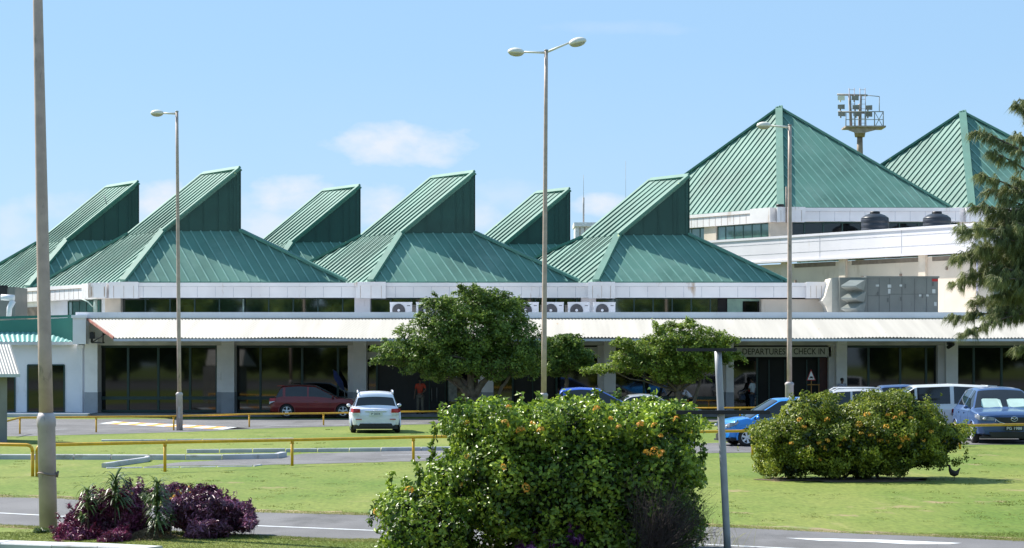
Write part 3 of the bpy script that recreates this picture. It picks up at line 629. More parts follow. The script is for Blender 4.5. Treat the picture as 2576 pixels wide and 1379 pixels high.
b = MB(); b.tube([V(2458,790,121.8), V(2458,640,121.8)], 0.05, 8); b.build('drain_pipe', mat('pipe_lilac', (0.55, 0.5, 0.62), 0.5, var=0.1), hall)
b = MB(); b.box((X(2462,122), 122.3, 1), (X(2560,122), 122.4, zB(700))); b.build('window', glass_g, hall)
# small stair head with masts seen between the roofs
b = MB(); b.box((X(1447,140), 140, 2), (X(1500,140), 143, Z(568,140))); b.box((X(1444,140), 139.8, Z(570,140)), (X(1506,140), 143.2, Z(560,140)))
for q in (1458,1470,1484): b.box((X(q,140), 139.97, Z(610,140)), (X(q,140)+0.05, 140, Z(572,140)), 1)
b.build('stair_head', [white_f, joint_m], hall)
t = thing('antenna_mast', 'thin grey antenna on the small white roof box between the green roofs', 'antenna', V(1468,560,141)); b = MB(); b.tube([V(1468,560,141), V(1468,497,141)], 0.055, 6); b.tube([V(1468,497,141), V(1468,440,141)], 0.012, 5); b.build('rod', steel_m, t)
t = thing('antenna_mast', 'very faint whip antenna rising behind the front right saw-tooth roof', 'antenna', V(1574,560,141)); b = MB(); b.tube([V(1574,560,141), V(1574,405,141)], 0.010, 5); b.build('rod', steel_m, t)

# ================================================================ annex at left
ann = thing('annex_building', 'low white annex at left with a green corrugated hip roof and dark windows', 'building', (X(60,111), 111, 0))
ya = 110.9
b = MB(); b.box((X(-300,ya), ya, 0.0), (X(198,ya), 121, Z(866,ya))); b.build('wall', white_w, ann)
b = MB(); b.box((X(198,ya), ya-0.0, 0.0), (X(213,ya), ya+0.4, Z(868,ya))); b.box((X(199,ya), ya-0.14, Z(1045,ya)), (X(209,ya), ya, Z(872,ya))); b.box((X(196,ya), ya-0.22, Z(876,ya)), (X(212,ya), ya, Z(868,ya))); b.build('downpipe', white_w, ann)
for (a, c, t_, d_, mm) in ((70,162,918,1037,[100, 128]), (-60,38,945,1036,[-10])):
    b = MB(); b.box((X(a,ya), ya-0.02, Z(d_,ya)), (X(c,ya), ya+0.02, Z(t_,ya))); w = b.build('window', glass_d, ann)
    b = MB()
    for q in [a, c] + mm: b.box((X(q,ya)-0.035, ya-0.05, Z(d_,ya)), (X(q,ya)+0.035, ya-0.022, Z(t_,ya)))
    for q in (t_, d_): b.box((X(a,ya), ya-0.052, Z(q,ya)-0.03), (X(c,ya), ya-0.024, Z(q,ya)+0.03))
    b.build('frame', teal_frame, w)
b = MB(); b.box((X(-300,ya), ya-0.5, Z(868,ya-0.5)), (X(188,ya), ya-0.3, Z(860,ya-0.5))); b.box((X(-300,ya), ya-0.3, Z(867,ya)), (X(188,ya), ya+0.2, Z(864,ya))); b.build('gutter', mat('gutter_white', (0.6, 0.6, 0.62), 0.6), ann)
teal_roof = mat('teal_corrugated', (0.16, 0.36, 0.33), 0.45, var=0.1, scale=0.8)
# corrugated hip roof: front slope cut by the hip line
nx = 520; x0, x1 = X(-300,ya-0.4), X(186,ya-0.4); pitch_ = 0.23; ridge = 3.6
xs_ = np.linspace(x0, x1, nx+1); rowsn = 10; vs = []
zl, rise = Z(860,ya-0.4), 1.05
for j in range(rowsn+1):
    f = j/rowsn; lim = np.clip((x1-xs_)/(X(186,111)-X(5,111)), 0, 1)
    ff = f*lim; vs.append(np.stack([xs_ - 0*ff, ya-0.4 + ridge*ff, zl + rise*ff*1.0 + 0.025*np.sin(2*math.pi*(xs_ + 0*ff)/pitch_)], 1))
# lean the sheets as in the photo
for j in range(rowsn+1): vs[j][:, 0] -= 1.4*(vs[j][:, 1]-(ya-0.4))/ridge*np.clip((x1-vs[j][:, 0])/4, 0, 1)
vs = np.concatenate(vs); idx = np.arange((rowsn+1)*(nx+1)).reshape(rowsn+1, nx+1)
fs = np.stack([idx[:-1, :-1].ravel(), idx[:-1, 1:].ravel(), idx[1:, 1:].ravel(), idx[1:, :-1].ravel()], 1)
b = MB(); b.arr(vs, fs, 0, True); b.build('roof', teal_roof, ann)
b = MB(); b.box((X(-300,ya), 114.6, Z(866,112)), (X(186,ya), 115.0, Z(805,112)-0.1)); b.bar((X(-300,112), 114.5, Z(806,112)), (X(188,112), 112.2, Z(797,111)), 0.15, 0.12); b.add([V(-100,868,112.2), V(186,866,112.2), V(186,799,112.2), V(-100,810,112.2)], [(0,1,2,3)]); b.build('back_wall', mat('green_painted_wall', (0.045, 0.20, 0.155), 0.6, var=0.12, scale=0.6), ann)
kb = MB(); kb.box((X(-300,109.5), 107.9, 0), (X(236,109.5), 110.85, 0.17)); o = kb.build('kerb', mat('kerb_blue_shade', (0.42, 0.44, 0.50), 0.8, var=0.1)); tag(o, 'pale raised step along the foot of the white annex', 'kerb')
# plant box and vent pipe behind the annex
t = thing('roof_plant_box', 'grey metal plant box on the flat roof above the annex at the left edge', 'plant box', V(0,800,118)); b = MB(); b.box((X(-60,118), 118, Z(805,118)), (X(38,118), 121, Z(722,118))); b.box((X(-60,118), 117.95, Z(726,118)), (X(20,118), 118, Z(718,118)), 1); b.build('casing', [metal_g, black_m], t)
b = MB(); b.box((X(-40,118), 117.93, Z(742,118)), (X(18,118), 117.99, Z(722,118))); b.build('louvre', black_m, t)
t = thing('vent_pipe', 'white cowl vent pipe in front of the grey plant box at the left edge', 'pipe', V(20,800,116)); b = MB(); b.tube([V(22,800,116), V(24,775,116), V(33,757,116)], [0.13,0.14,0.16], 10); b.build('pipe', white_w, t)
b = MB(); b.tube([V(3,748,116), V(36,750,116)], [0.16, 0.17], 12); b.build('cowl', white_w, t)

# ================================================================ kiosk at the left edge
kio = thing('kiosk', 'small grey kiosk with a pitched corrugated roof cut by the left edge', 'kiosk', (X(-20,76.8), 76.8, 0))
b = MB(); b.obox((X(-120,76.8), 76.8, 0), (X(18,76.8)-X(-120,76.8), 0, 0), (-0.63, 2.6, 0), (0, 0, Z(945,76.8))); b.build('wall', mat('kiosk_grey', (0.24, 0.235, 0.235), 0.8, var=0.12, scale=1.5, bump=0.1), kio)
n_ = 140; xs_ = np.linspace(X(-130,76), X(46,76), n_+1); vs = []
for j in range(2):
    f = j; xx = xs_ - f*(X(46,76)-X(2,76))
    vs.append(np.stack([xx, np.full(n_+1, 76.3+1.2*f), Z(942,76.3) + (Z(866,76.3)-Z(942,76.3))*f + 0.012*np.sin(2*math.pi*xs_/0.10)], 1))
vs = np.concatenate(vs); idx = np.arange(2*(n_+1)).reshape(2, n_+1); fs = np.stack([idx[:-1, :-1].ravel(), idx[:-1, 1:].ravel(), idx[1:, 1:].ravel(), idx[1:, :-1].ravel()], 1)
b = MB(); b.arr(vs, fs, 0, True); v2 = vs.copy(); v2[:, 0] -= 0.26*(77.5-v2[:, 1])*2; v2[:, 1] = 2*77.5 - v2[:, 1]; b.arr(v2, fs[:, ::-1], 0, True); e_ = vs[n_], vs[-1], v2[n_]; b.add([tuple(q) for q in e_], [(0,1,2)]); b.build('roof', mat('kiosk_roof', (0.46, 0.44, 0.40), 0.55, var=0.08, scale=2), kio)
b = MB(); b.box((X(-130,76), 76.2, Z(949,76.2)), (X(46,76), 76.3, Z(941,76.2))); b.build('fascia', gutter_m, kio)

# ================================================================ roof equipment
acw = mat('ac_white', (0.56, 0.57, 0.60), 0.5, var=0.05, scale=2); acf = mat('ac_fan_dark', (0.10, 0.10, 0.11), 0.6, var=0.2)
def ac_unit(a, c, label):
    Yq = 112.6; x0, x1 = X(a,Yq), X(c,Yq); w_ = x1-x0; hgt = 0.95; zb_2 = Z(800,110)+0.03
    t = thing('air_conditioner', label, 'air conditioner', (x0+w_/2, Yq, zb_2), 0, 'air conditioner units along the terminal roof edge')
    b = MB(); b.box((-w_/2, 0, 0.05), (w_/2, 0.4, 0.80)); b.box((-w_/2-0.015, -0.012, 0.76), (w_/2+0.015, 0.42, 0.82)); b.box((-w_/2+0.1, 0.02, 0), (-w_/2+0.2, 0.38, 0.05)); b.box((w_/2-0.2, 0.02, 0), (w_/2-0.1, 0.38, 0.05)); localbuild(b, 'casing', acw, t)
    b = MB(); cx_, cz_ = -w_*0.10, 0.40
    for rr in np.linspace(0.08, 0.31, 6):
        pts = [(cx_+rr*math.cos(q), -0.03, cz_+rr*math.sin(q)) for q in np.linspace(0, 2*math.pi, 25)]; b.tube(pts, 0.012, 4)
    b.prism([(cx_+0.33*math.cos(q), -0.005, cz_+0.33*math.sin(q)) for q in np.linspace(0, 2*math.pi, 24, endpoint=False)], (0, 0.02, 0)); localbuild(b, 'fan_grille', acf, t)
    b = MB(); b.prism([(cx_+0.07*math.cos(q), -0.05, cz_+0.07*math.sin(q)) for q in np.linspace(0, 2*math.pi, 12, endpoint=False)], (0, 0.04, 0)); localbuild(b, 'fan_hub', acw, t)
    b = MB(); b.box((w_*0.28, -0.006, 0.62), (w_*0.42, 0, 0.66)); localbuild(b, 'badge', acf, t)
for (a, c), l in zip(((981,1036),(1047,1101),(1300,1355),(1364,1418),(1429,1483),(1493,1548)),
    ('white air conditioner left of the big tree crown, leftmost of the roof edge row', 'white air conditioner unit partly behind the left side of the big tree crown', 'white air conditioner unit just clear of the right side of the big tree crown',
     'white air conditioner unit partly hidden by the tall double lamp post', 'white air conditioner unit second from the right end of the row', 'white air conditioner unit at the right end of the row on the roof edge')):
    ac_unit(a, c, l)
ahu = thing('air_handling_unit', 'large grey rooftop air handling unit with three stacked intake hoods', 'air handler', V(2230,790,113))
Yh = 113.0; b = MB(); b.box((X(2112,Yh), Yh, Z(790,Yh)), (X(2360,Yh), Yh+2.2, Z(698,Yh))); b.box((X(2180,Yh)-0.02, Yh-0.05, Z(699,Yh)), (X(2363,Yh), Yh+2.25, Z(695,Yh)))
b.build('casing', metal_g, ahu)
b = MB()
for q in (2182,2211,2237,2268,2300,2330): b.box((X(q,Yh), Yh-0.012, Z(788,Yh)), (X(q,Yh)+0.03, Yh, Z(700,Yh)))
for a, c, py in ((2240,2360,741),(2182,2236,745)): b.box((X(a,Yh), Yh-0.014, Z(py,Yh)), (X(c,Yh), Yh, Z(py,Yh)+0.03))
for q, py in ((2206,745),(2232,760),(2276,725),(2264,757),(2319,750),(2345,720)): b.box((X(q,Yh), Yh-0.05, Z(py,Yh)), (X(q,Yh)+0.06, Yh, Z(py,Yh)+0.2))
b.build('panel_seam', mat('seam_dark', (0.10, 0.105, 0.10), 0.6), ahu)
for q, py, w_, h_ in ((2203,716,8,5),(2233,716,9,8),(2234,727,6,12),(2263,716,6,5),(2345,728,8,10),(2350,760,6,10),(2312,741,6,5),(2330,741,6,5)): b = MB(); b.box((X(q,Yh), Yh-0.02, Z(py,Yh)-h_*0.02), (X(q+w_,Yh), Yh-0.005, Z(py,Yh))); b.build('label_plate', mat('label_plate', (0.42, 0.44, 0.42), 0.5, var=0.2), ahu)

b = MB(); b.box((X(2345,Yh), Yh-0.02, Z(708,Yh)), (X(2359,Yh), Yh-0.004, Z(702,Yh))); b.build('warning_plate', red_m, ahu)
for i, py in enumerate((703, 734, 760)):
    hh = 30 if i == 0 else 24; m = MB()
    z0 = Z(py+ (17 if i == 0 else 16), Yh); zt = Z(py,Yh); xa, xb, xc = X(2110,Yh), X(2140,Yh), X(2178,Yh)
    # a shallow wedge hood leaning out of the face
    m.add([(xb,Yh,zt),(xc,Yh,zt),(xa+0.75,Yh-0.7,z0),(xa,Yh-0.7,z0),(xb-0.2,Yh,z0-0.22),(xc-0.1,Yh,z0-0.22),(xa+0.75,Yh-0.7,z0-0.06),(xa,Yh-0.7,z0-0.06)], [(0,1,2,3),(3,2,6,7),(7,6,5,4),(0,3,7,4),(1,5,6,2)])
    m.build('intake_hood', hood_m, ahu)
duct = thing('roof_duct', 'cream flared duct beside the intake hoods of the grey rooftop unit', 'duct', V(2090,790,113.4))
b = MB(); b.prism([V(2090,700,113.4), V(2111,698,113.4), V(2111,788,113.4), V(2084,788,113.4), V(2078,770,113.4), V(2068,757,113.4), V(2076,745,113.4), V(2082,725,113.4)], (0.0, 2.0, 0)); b.build('casing', mat('duct_cream', (0.60, 0.55, 0.46), 0.6, var=0.06), duct)
b = MB(); b.box((X(2093,113.4), 113.36, Z(788,113.4)), (X(2111,113.4), 113.40, Z(699,113.4))); b.build('panel', hood_m, duct)
def tank(px, label):
    Yt = 131.5; t = thing('water_tank', label, 'water tank', (X(px,Yt), Yt, Z(598,Yt)), 0, 'black water tanks on the hall roof')
    r = 35/F*Yt; ht = (598-550)/F*Yt; prof = [(r*0.97, 0)]
    for k in range(4): prof += [(r, ht*(k+0.1)/4), (r, ht*(k+0.8)/4), (r*0.975, ht*(k+0.9)/4)]
    prof += [(r, ht), (r*0.94, ht+0.06), (r*0.70, ht+0.2), (r*0.34, ht+0.30)]
    b = MB(); n = 32; o = len(b.v)
    for rr, z in prof: b.v += [(rr*math.cos(2*math.pi*k/n), rr*math.sin(2*math.pi*k/n), z) for k in range(n)]
    for i in range(len(prof)-1):
        for k in range(n): b.f.append((i*n+k, i*n+(k+1)%n, (i+1)*n+(k+1)%n, (i+1)*n+k)); b.mi.append(0); b.smooth.append(True)
    b.f.append(tuple((len(prof)-1)*n+k for k in range(n))); b.mi.append(0); b.smooth.append(False); localbuild(b, 'tank_body', tank_m, t)
    b = MB(); b.tube([(0,0,ht+0.28), (0,0,ht+0.42)], [0.30,0.28], 18); localbuild(b, 'lid', black_m, t)
tank(2201, 'black plastic water tank on the hall roof, the one nearer the tall lamp post'); tank(2357, 'black plastic water tank on the hall roof, the one beside the casuarina tree')

# ================================================================ floodlight tower
ft_ = thing('floodlight_tower', 'rusty floodlight mast with a railed triangular platform rising between the two pyramid roofs', 'floodlight tower', (X(2163,190), 190, 0))
Y0 = 190.0; S_ = Y0/F
b = MB(); b.tube([(X(2163,Y0),Y0,0), V(2163,380,Y0), V(2163,345,Y0)], [0.5,0.26,0.24], 12); b.tube([V(2163,345,Y0), V(2163,330,Y0)], [0.42,0.5], 12); b.build('mast', rust_m, ft_)
b = MB(); zpl = Z(322,Y0); b.box((X(2122,Y0), Y0-1.2, zpl-0.06), (X(2223,Y0), Y0+1.2, zpl+0.08)); b.prism([V(2120,322,Y0-1.0), V(2222,322,Y0-1.0), V(2172,335,Y0-1.0), V(2154,335,Y0-1.0)], (0,0.15,0)); b.prism([V(2120,322,Y0+1.0), V(2222,322,Y0+1.0), V(2172,335,Y0+1.0), V(2154,335,Y0+1.0)], (0,0.15,0)); b.build('platform', mat('platform_rust', (0.34, 0.27, 0.235), 0.7, var=0.2), ft_)
b = MB()
def ln(x0,y0,x1,y1,r=0.05,d=0.0): b.tube([V(x0,y0,Y0+d), V(x1,y1,Y0+d)], r, 5)
for d in (-1.1, 1.1):
    b = MB()
    for q in (2128,2150,2176,2200,2222): ln(q,321,q,281,0.045,d)
    ln(2118,281,2223,281,0.045,d); ln(2128,301,2222,301,0.03,d); ln(2200,281,2222,321,0.03,d); ln(2222,281,2200,321,0.03,d)
    b.build('railing', steel_m, ft_)
b = MB(); ln(2106,238,2182,240,0.09); ln(2182,240,2212,243,0.035); ln(2212,243,2212,281,0.035); ln(2108,281,2185,284,0.07)
ln(2137,240,2141,322,0.13); ln(2166,240,2164,322,0.10); ln(2163,262,2163,345,0.16); b.build('light_frame', steel_m, ft_)
b = MB()
for xx in ((2136,2149),(2163,2176)):
    for q in xx: b.tube([V(q,222,Y0-0.4), V(q+3,322,Y0-0.4)], 0.032, 5)
    for py in range(226, 320, 12): b.tube([V(xx[0]+(py-222)*0.03,py,Y0-0.4), V(xx[1]+(py-222)*0.03,py,Y0-0.4)], 0.022, 4)
b.build('ladder', mat('ladder_pink', (0.42, 0.36, 0.36), 0.6), ft_)
for px, py in ((2113,249),(2148,249),(2113,271),(2150,272),(2182,273),(2114,289),(2152,289),(2182,290)):
    m = MB(); x, z = X(px,Y0), Z(py,Y0); w_ = 0.30; sgn = -1 if px < 2120 else 1
    m.add([(x-w_,Y0-0.75,z+0.17),(x+w_,Y0-0.75,z+0.20),(x+w_,Y0-0.75,z-0.22),(x-w_,Y0-0.75,z-0.19),(x-w_*0.6,Y0-0.2,z+0.10),(x+w_*0.6,Y0-0.2,z+0.10),(x+w_*0.6,Y0-0.2,z-0.12),(x-w_*0.6,Y0-0.2,z-0.12)],
          [(3,2,1,0),(4,5,6,7),(0,1,5,4),(1,2,6,5),(2,3,7,6),(3,0,4,7)]); m.box((x-0.05,Y0-0.3,z-0.28),(x+0.05,Y0-0.1,z+0.1))
    m.build('floodlight', mat('floodlight_housing', (0.24, 0.22, 0.20), 0.5, var=0.2) if not (px < 2120 and py < 260) else lamp_w, ft_)
# ================================================================ lamp posts
def lamp_head(parent, c, dx, dz, size, tilt=0.0, lens_face=-1, housing=True):
    """c: centre in parent's local coords"""
    rot = Matrix.Rotation(tilt, 3, 'Y')
    h = MB(); h.ell((c[0], c[1], c[2]), (size, size*0.55, size*0.52), 0, 18, 10, rot, zcut=-size*0.16)
    ho = localbuild(h, 'lamp_head', lamp_w, parent)
    l = MB(); l.ell((c[0], c[1], c[2]-size*0.12), (size*0.90, size*0.48, size*0.42), 0, 16, 8, rot); localbuild(l, 'lens', lens_m, ho)
    return ho
def lamp_post(px, top_py, base_py, Y, arms, label, w_top=0.085, w_mid=0.115, joint_py=None, low_r=0.14, lean=0.0, group='lamp posts around the car park'):
    H_ = Z(top_py, Y); base = (X(px, Y), Y, 0)
    t = thing('lamp_post', label, 'lamp post', base, 0, group)
    zj = Z(joint_py, Y)
    b = MB(); zz = np.linspace(zj, H_, 7); b.tube([(lean*(1-(z/H_)), 0, z) for z in zz], [w_mid + (w_top-w_mid)*k/6 for k in range(7)], 14); localbuild(b, 'pole', pole_m, t)
    b = MB(); b.tube([(lean, 0, 0), (lean*(1-zj/H_), 0, zj-0.12), (lean*(1-zj/H_), 0, zj-0.10), (lean*(1-zj/H_), 0, zj-0.03), (lean*(1-zj/H_), 0, zj+0.02)], [low_r, low_r, low_r*1.10, low_r*1.10, w_mid*1.05], 16); b.box((lean-low_r*0.35, -low_r*1.03, 0.5), (lean+low_r*0.35, -low_r*0.9, 0.95)); localbuild(b, 'base_sleeve', pole_lo, t)
    for (ex, ez, ey, size, tilt) in arms:
        b = MB(); x1, z1 = (ex)/F*Y, H_ + ez/F*Y
        st = (-0.02, 0, H_-0.08); b.tube([st, (x1, ey, z1)], [0.045, 0.032], 8); a = localbuild(b, 'arm', lamp_w, t)
        s = 1 if ex > 0 else -1
        lamp_head(t, (x1 + s*size*0.75, ey*1.15, z1 + s*math.sin(-tilt)*0), 0, 0, size, tilt)
        b = MB(); b.ell((x1+s*size*0.12, ey, z1-0.01), (size*0.26, size*0.24, size*0.24), 0, 10, 6); localbuild(b, 'lamp_clamp', steel_m, t)
    b = MB(); b.tube([(0,0,H_-0.02), (0,0,H_+0.03)], w_top*1.12, 12); localbuild(b, 'cap', steel_m, t)
    return t
lamp_post(445, 281, 1083, 89.0, [(-37, -4, 0.0, 0.27, 0.0)], 'slim single-arm lamp post standing on the grass at left behind the near yellow rail', 0.06, 0.085, 988, 0.13, lean=0.11)
lamp_post(1374, 127, 1100, 81.6, [(-60, -3, 0.1, 0.31, 0.06), (62, 20, -0.1, 0.33, -0.22)], 'tallest lamp post with two arms, standing behind the big flowering bush', 0.065, 0.10, 990, 0.14, lean=-0.10)
lamp_post(1987, 315, 1095, 83.0, [(-52, -1, 0.0, 0.27, 0.0)], 'single-arm lamp post in front of the big pyramid roof at right', 0.065, 0.095, 962, 0.155, lean=-0.02)
# the thick pole at the left
Yp = 38.0; t = thing('lamp_post', 'thick leaning grey pole at far left beside the purple plants, its top out of frame', 'lamp post', (X(122,Yp), Yp, 0), 0, 'lamp posts around the car park')
def lp(z): return ((95-122)/F*Yp)*(z/9.1) * 1.0
b = MB(); zz = np.linspace(Z(1046,Yp), 11.5, 9); b.tube([(lp(z), 0, z) for z in zz], [0.122-(z-zz[0])*0.0055 for z in zz], 28); localbuild(b, 'pole', pole_m, t)
b = MB(); zj = Z(1043,Yp); b.tube([(0,0,0),(lp(zj-0.22),0,zj-0.22),(lp(zj-0.2),0,zj-0.20),(lp(zj),0,zj-0.08),(lp(zj),0,zj-0.04),(lp(zj),0,zj+0.03)], [0.152,0.150,0.163,0.163,0.152,0.125], 32); localbuild(b, 'base_sleeve', pole_lo, t)
b = MB(); zc = Z(1192,Yp)
b.tube([(lp(zc)+0.158*math.cos(q), 0.158*math.sin(q), zc+0.02*math.sin(q*2)) for q in np.linspace(0, 2*math.pi, 30)], 0.014, 6); b.tube([(0.15, -0.02, zc-0.06), (0.17, -0.02, zc+0.05)], 0.02, 6); b.tube([(-0.17, -0.02, zc-0.06), (-0.155, -0.02, zc+0.03)], 0.016, 6); localbuild(b, 'clamp_band', rust_m, t)
# ================================================================ sign frame on a leaning post
Ys = 33.0; t = thing('sign_post', 'leaning grey post carrying two dark crossbars, right of the big bush', 'sign post', (X(1831,Ys), Ys, 0))
b = MB(); n_ = 9; b.tube([(lerp, 0, z) for lerp, z in [((1806-1831)/F*Ys*(z/Z(883,Ys)), z) for z in np.linspace(0, Z(883,Ys), n_)]], 0.053, 20); localbuild(b, 'post', mat('post_grey', (0.30, 0.31, 0.33), 0.45, var=0.1, scale=5), t)
for py, a, c, h_ in ((880, 1701, 1852, 8), (1037, 1700, 1935, 10)):
    b = MB(); b.box((X(a,Ys)-X(1831,Ys), -0.11, Z(py+h_/2,Ys)), (X(c,Ys)-X(1831,Ys), -0.07, Z(py-h_/2,Ys)+ (0.0 if py > 900 else 0))); b.box((X(1800,Ys)-X(1831,Ys), -0.08, Z(py+h_/2,Ys)), (X(1826,Ys)-X(1831,Ys), 0.07, Z(py-h_/2,Ys))); localbuild(b, 'crossbar', black_m, t)

# ================================================================ yellow rails
def rail(name, posts, label, ends=(False, False), r=0.042, h=None):
    """posts: (px, top_py, base_py)"""
    P0 = []
    for px, ty, by in posts:
        Y = YG(by); P0.append(Vector((X(px,Y), Y, Z(ty,Y))))
    t = thing(name, label, 'railing', (P0[0].x, P0[0].y, 0), 0, 'yellow pipe railings round the lawns')
    b = MB(); pts = list(P0)
    for k, e in ((0, ends[0]), (-1, ends[1])):      # bent pipe end
        if e:
            p = pts[k]; q = pts[1 if k == 0 else -2]; d = (q-p).normalized()
            arc = [p + Vector((0,0,-0.16)), p + d*0.02 + Vector((0,0,-0.07)), p + d*0.07 + Vector((0,0,-0.02)), p + d*0.15]
            if k == 0: pts = arc + pts[1:]
            else: pts = pts[:-1] + arc[::-1]
    b.tube(pts, r, 10); b.build('top_rail', yellow_m, t)
    for i, p in enumerate(P0):
        if i == len(P0)-1 and posts[i][0] > 2700: pass
        e = (i == 0 and ends[0]) or (i == len(P0)-1 and ends[1])
        b = MB(); b.tube([(p.x, p.y, -0.05), (p.x, p.y, p.z - (0.15 if e else 0.01))], r*0.95, 10)
        if not e: b.tube([(p.x, p.y, p.z-0.10), (p.x, p.y, p.z-0.03)], r*1.18, 10)
        b.build('post', yellow_m, t)
    return t
rail('yellow_railing', [(-260,1112,1196),(82,1120,1199)], 'short end of yellow pipe rail at the left edge, left of the thick pole', (False, True))
rail('yellow_railing', [(93,1120,1199),(415,1113,1187),(735,1107,1172),(1040,1100,1163),(1340,1095,1157),(1620,1089,1151),(1893,1084,1146),(2155,1077,1138),(2415,1071,1130),(2680,1066,1124)], 'long yellow pipe rail crossing the lawn behind both flowering bushes', (True, False))
rail('yellow_railing', [(12,1061,1100),(50,1051,1092),(242,1049,1088),(437,1047,1083),(627,1042,1075),(814,1040,1070),(1000,1036,1066),(1165,1034,1064)], 'far yellow pipe rail along the terminal road behind the white car', (False, False), 0.036)
rail('yellow_railing', [(1700,1027,1058),(1862,1026,1057),(2010,1024,1056)], 'short yellow pipe rail seen past the sign post, near the terminal entrance', (False, False), 0.036)

# ================================================================ small things by the entrance
t = thing('warning_sign', 'small white triangle warning sign with a red border by the check in entrance', 'sign', (X(2041,108), 108, 0.0))
Yw = 108.0; b = MB(); b.prism([V(2029,957,Yw), V(2052,957,Yw), V(2040.5,929,Yw)], (0,0.03,0)); s = b.build('sign_panel', red_m, t)
b = MB(); b.prism([V(2032,955,Yw-0.01), V(2049.5,955,Yw-0.01), V(2040.5,933,Yw-0.01)], (0,0.008,0)); b.build('sign_face', white_w, s)
b = MB(); b.box((X(2036,Yw),Yw-0.02,Z(952,Yw)),(X(2046,Yw),Yw-0.012,Z(950,Yw))); b.box((X(2038,Yw),Yw-0.02,Z(950,Yw)),(X(2044,Yw),Yw-0.012,Z(947,Yw))); b.build('symbol', black_m, s)
b = MB(); b.tube([(X(2041,Yw),Yw+0.04,0.0), V(2041,955,Yw+0.04)], 0.025, 8); b.tube([V(2030,968,Yw), V(2062,968,Yw)], 0.03, 6); b.tube([V(2060,968,Yw), (X(2060,Yw),Yw,0.0)], 0.025, 6); b.build('stand', mat('stand_orange', (0.3, 0.14, 0.03), 0.6, var=0.3), t)
t = thing('feather_flag', 'blue and white feather flag leaning inside the second bay behind the red car', 'flag', (X(872,110.5), 110.5, 0.14))
Yq = 110.2; b = MB(); b.tube([(X(872,Yq),Yq,0.14), V(866,985,Yq), V(846,950,Yq), V(838,930,Yq)], 0.02, 6); b.build('flag_pole', steel_m, t)
b = MB(); b.prism([V(838,930,Yq-0.03), V(848,936,Yq-0.03), V(862,960,Yq-0.03), V(868,984,Yq-0.03), V(856,976,Yq-0.03), V(840,952,Yq-0.03)], (0,0.012,0)); b.build('cloth', mat('flag_cloth', (0.16, 0.24, 0.36), 0.7, var=0.9, scale=2.2, col2=(0.02, 0.04, 0.2)), t)
t = thing('traffic_cone', 'tiny red and white cone near the entrance right of the sign post', 'cone', (X(1955,106), 106, 0.0)); Yc = 106.0
b = MB(); b.tube([(X(1951,Yc),Yc,0.0), (X(1951,Yc),Yc,0.7)], [0.14, 0.03], 12); b.build('cone_body', mat('cone_red', (0.5, 0.1, 0.05), 0.6), t)
t = thing('security_camera', 'small dark camera mounted on the column at the right under the canopy', 'camera', V(2397,864,110)); b = MB(); b.box((X(2385,110.0),109.9,Z(868,110)),(X(2400,110),110.35,Z(861,110))); b.tube([V(2398,866,110.1), V(2385,874,109.7)], 0.09, 8); b.build('housing', black_m, t)
# ================================================================ cars
def paint(name, col, metal=0.2, rough=0.35): return mat(name, col, rough, metal, var=0.04, scale=1.5, coat=0.6, spec=0.5)
car_glass = mat('car_glass', (0.012, 0.014, 0.018), 0.06, var=0.3, scale=1.5, ior=1.6)
tyre_m = mat('tyre', (0.018, 0.018, 0.018), 0.85, var=0.2); rim_m = mat('alloy_rim', (0.66, 0.67, 0.70), 0.4, 0.0, var=0.1)
tail_m = mat('tail_red', (0.38, 0.015, 0.02), 0.15, var=0.2, scale=8); lampw_m = mat('lamp_clear', (0.62, 0.64, 0.66), 0.15, var=0.15, scale=8)
plate_m = mat('plate', (0.66, 0.68, 0.70), 0.5, var=0.05); trim_m = mat('car_trim', (0.02, 0.02, 0.022), 0.6, var=0.2); chrome = mat('chrome', (0.7, 0.7, 0.7), 0.12, 1.0, var=0.05)
def smoothstep(a, b, x): t = np.clip((x-a)/(b-a), 0, 1); return t*t*(3-2*t)
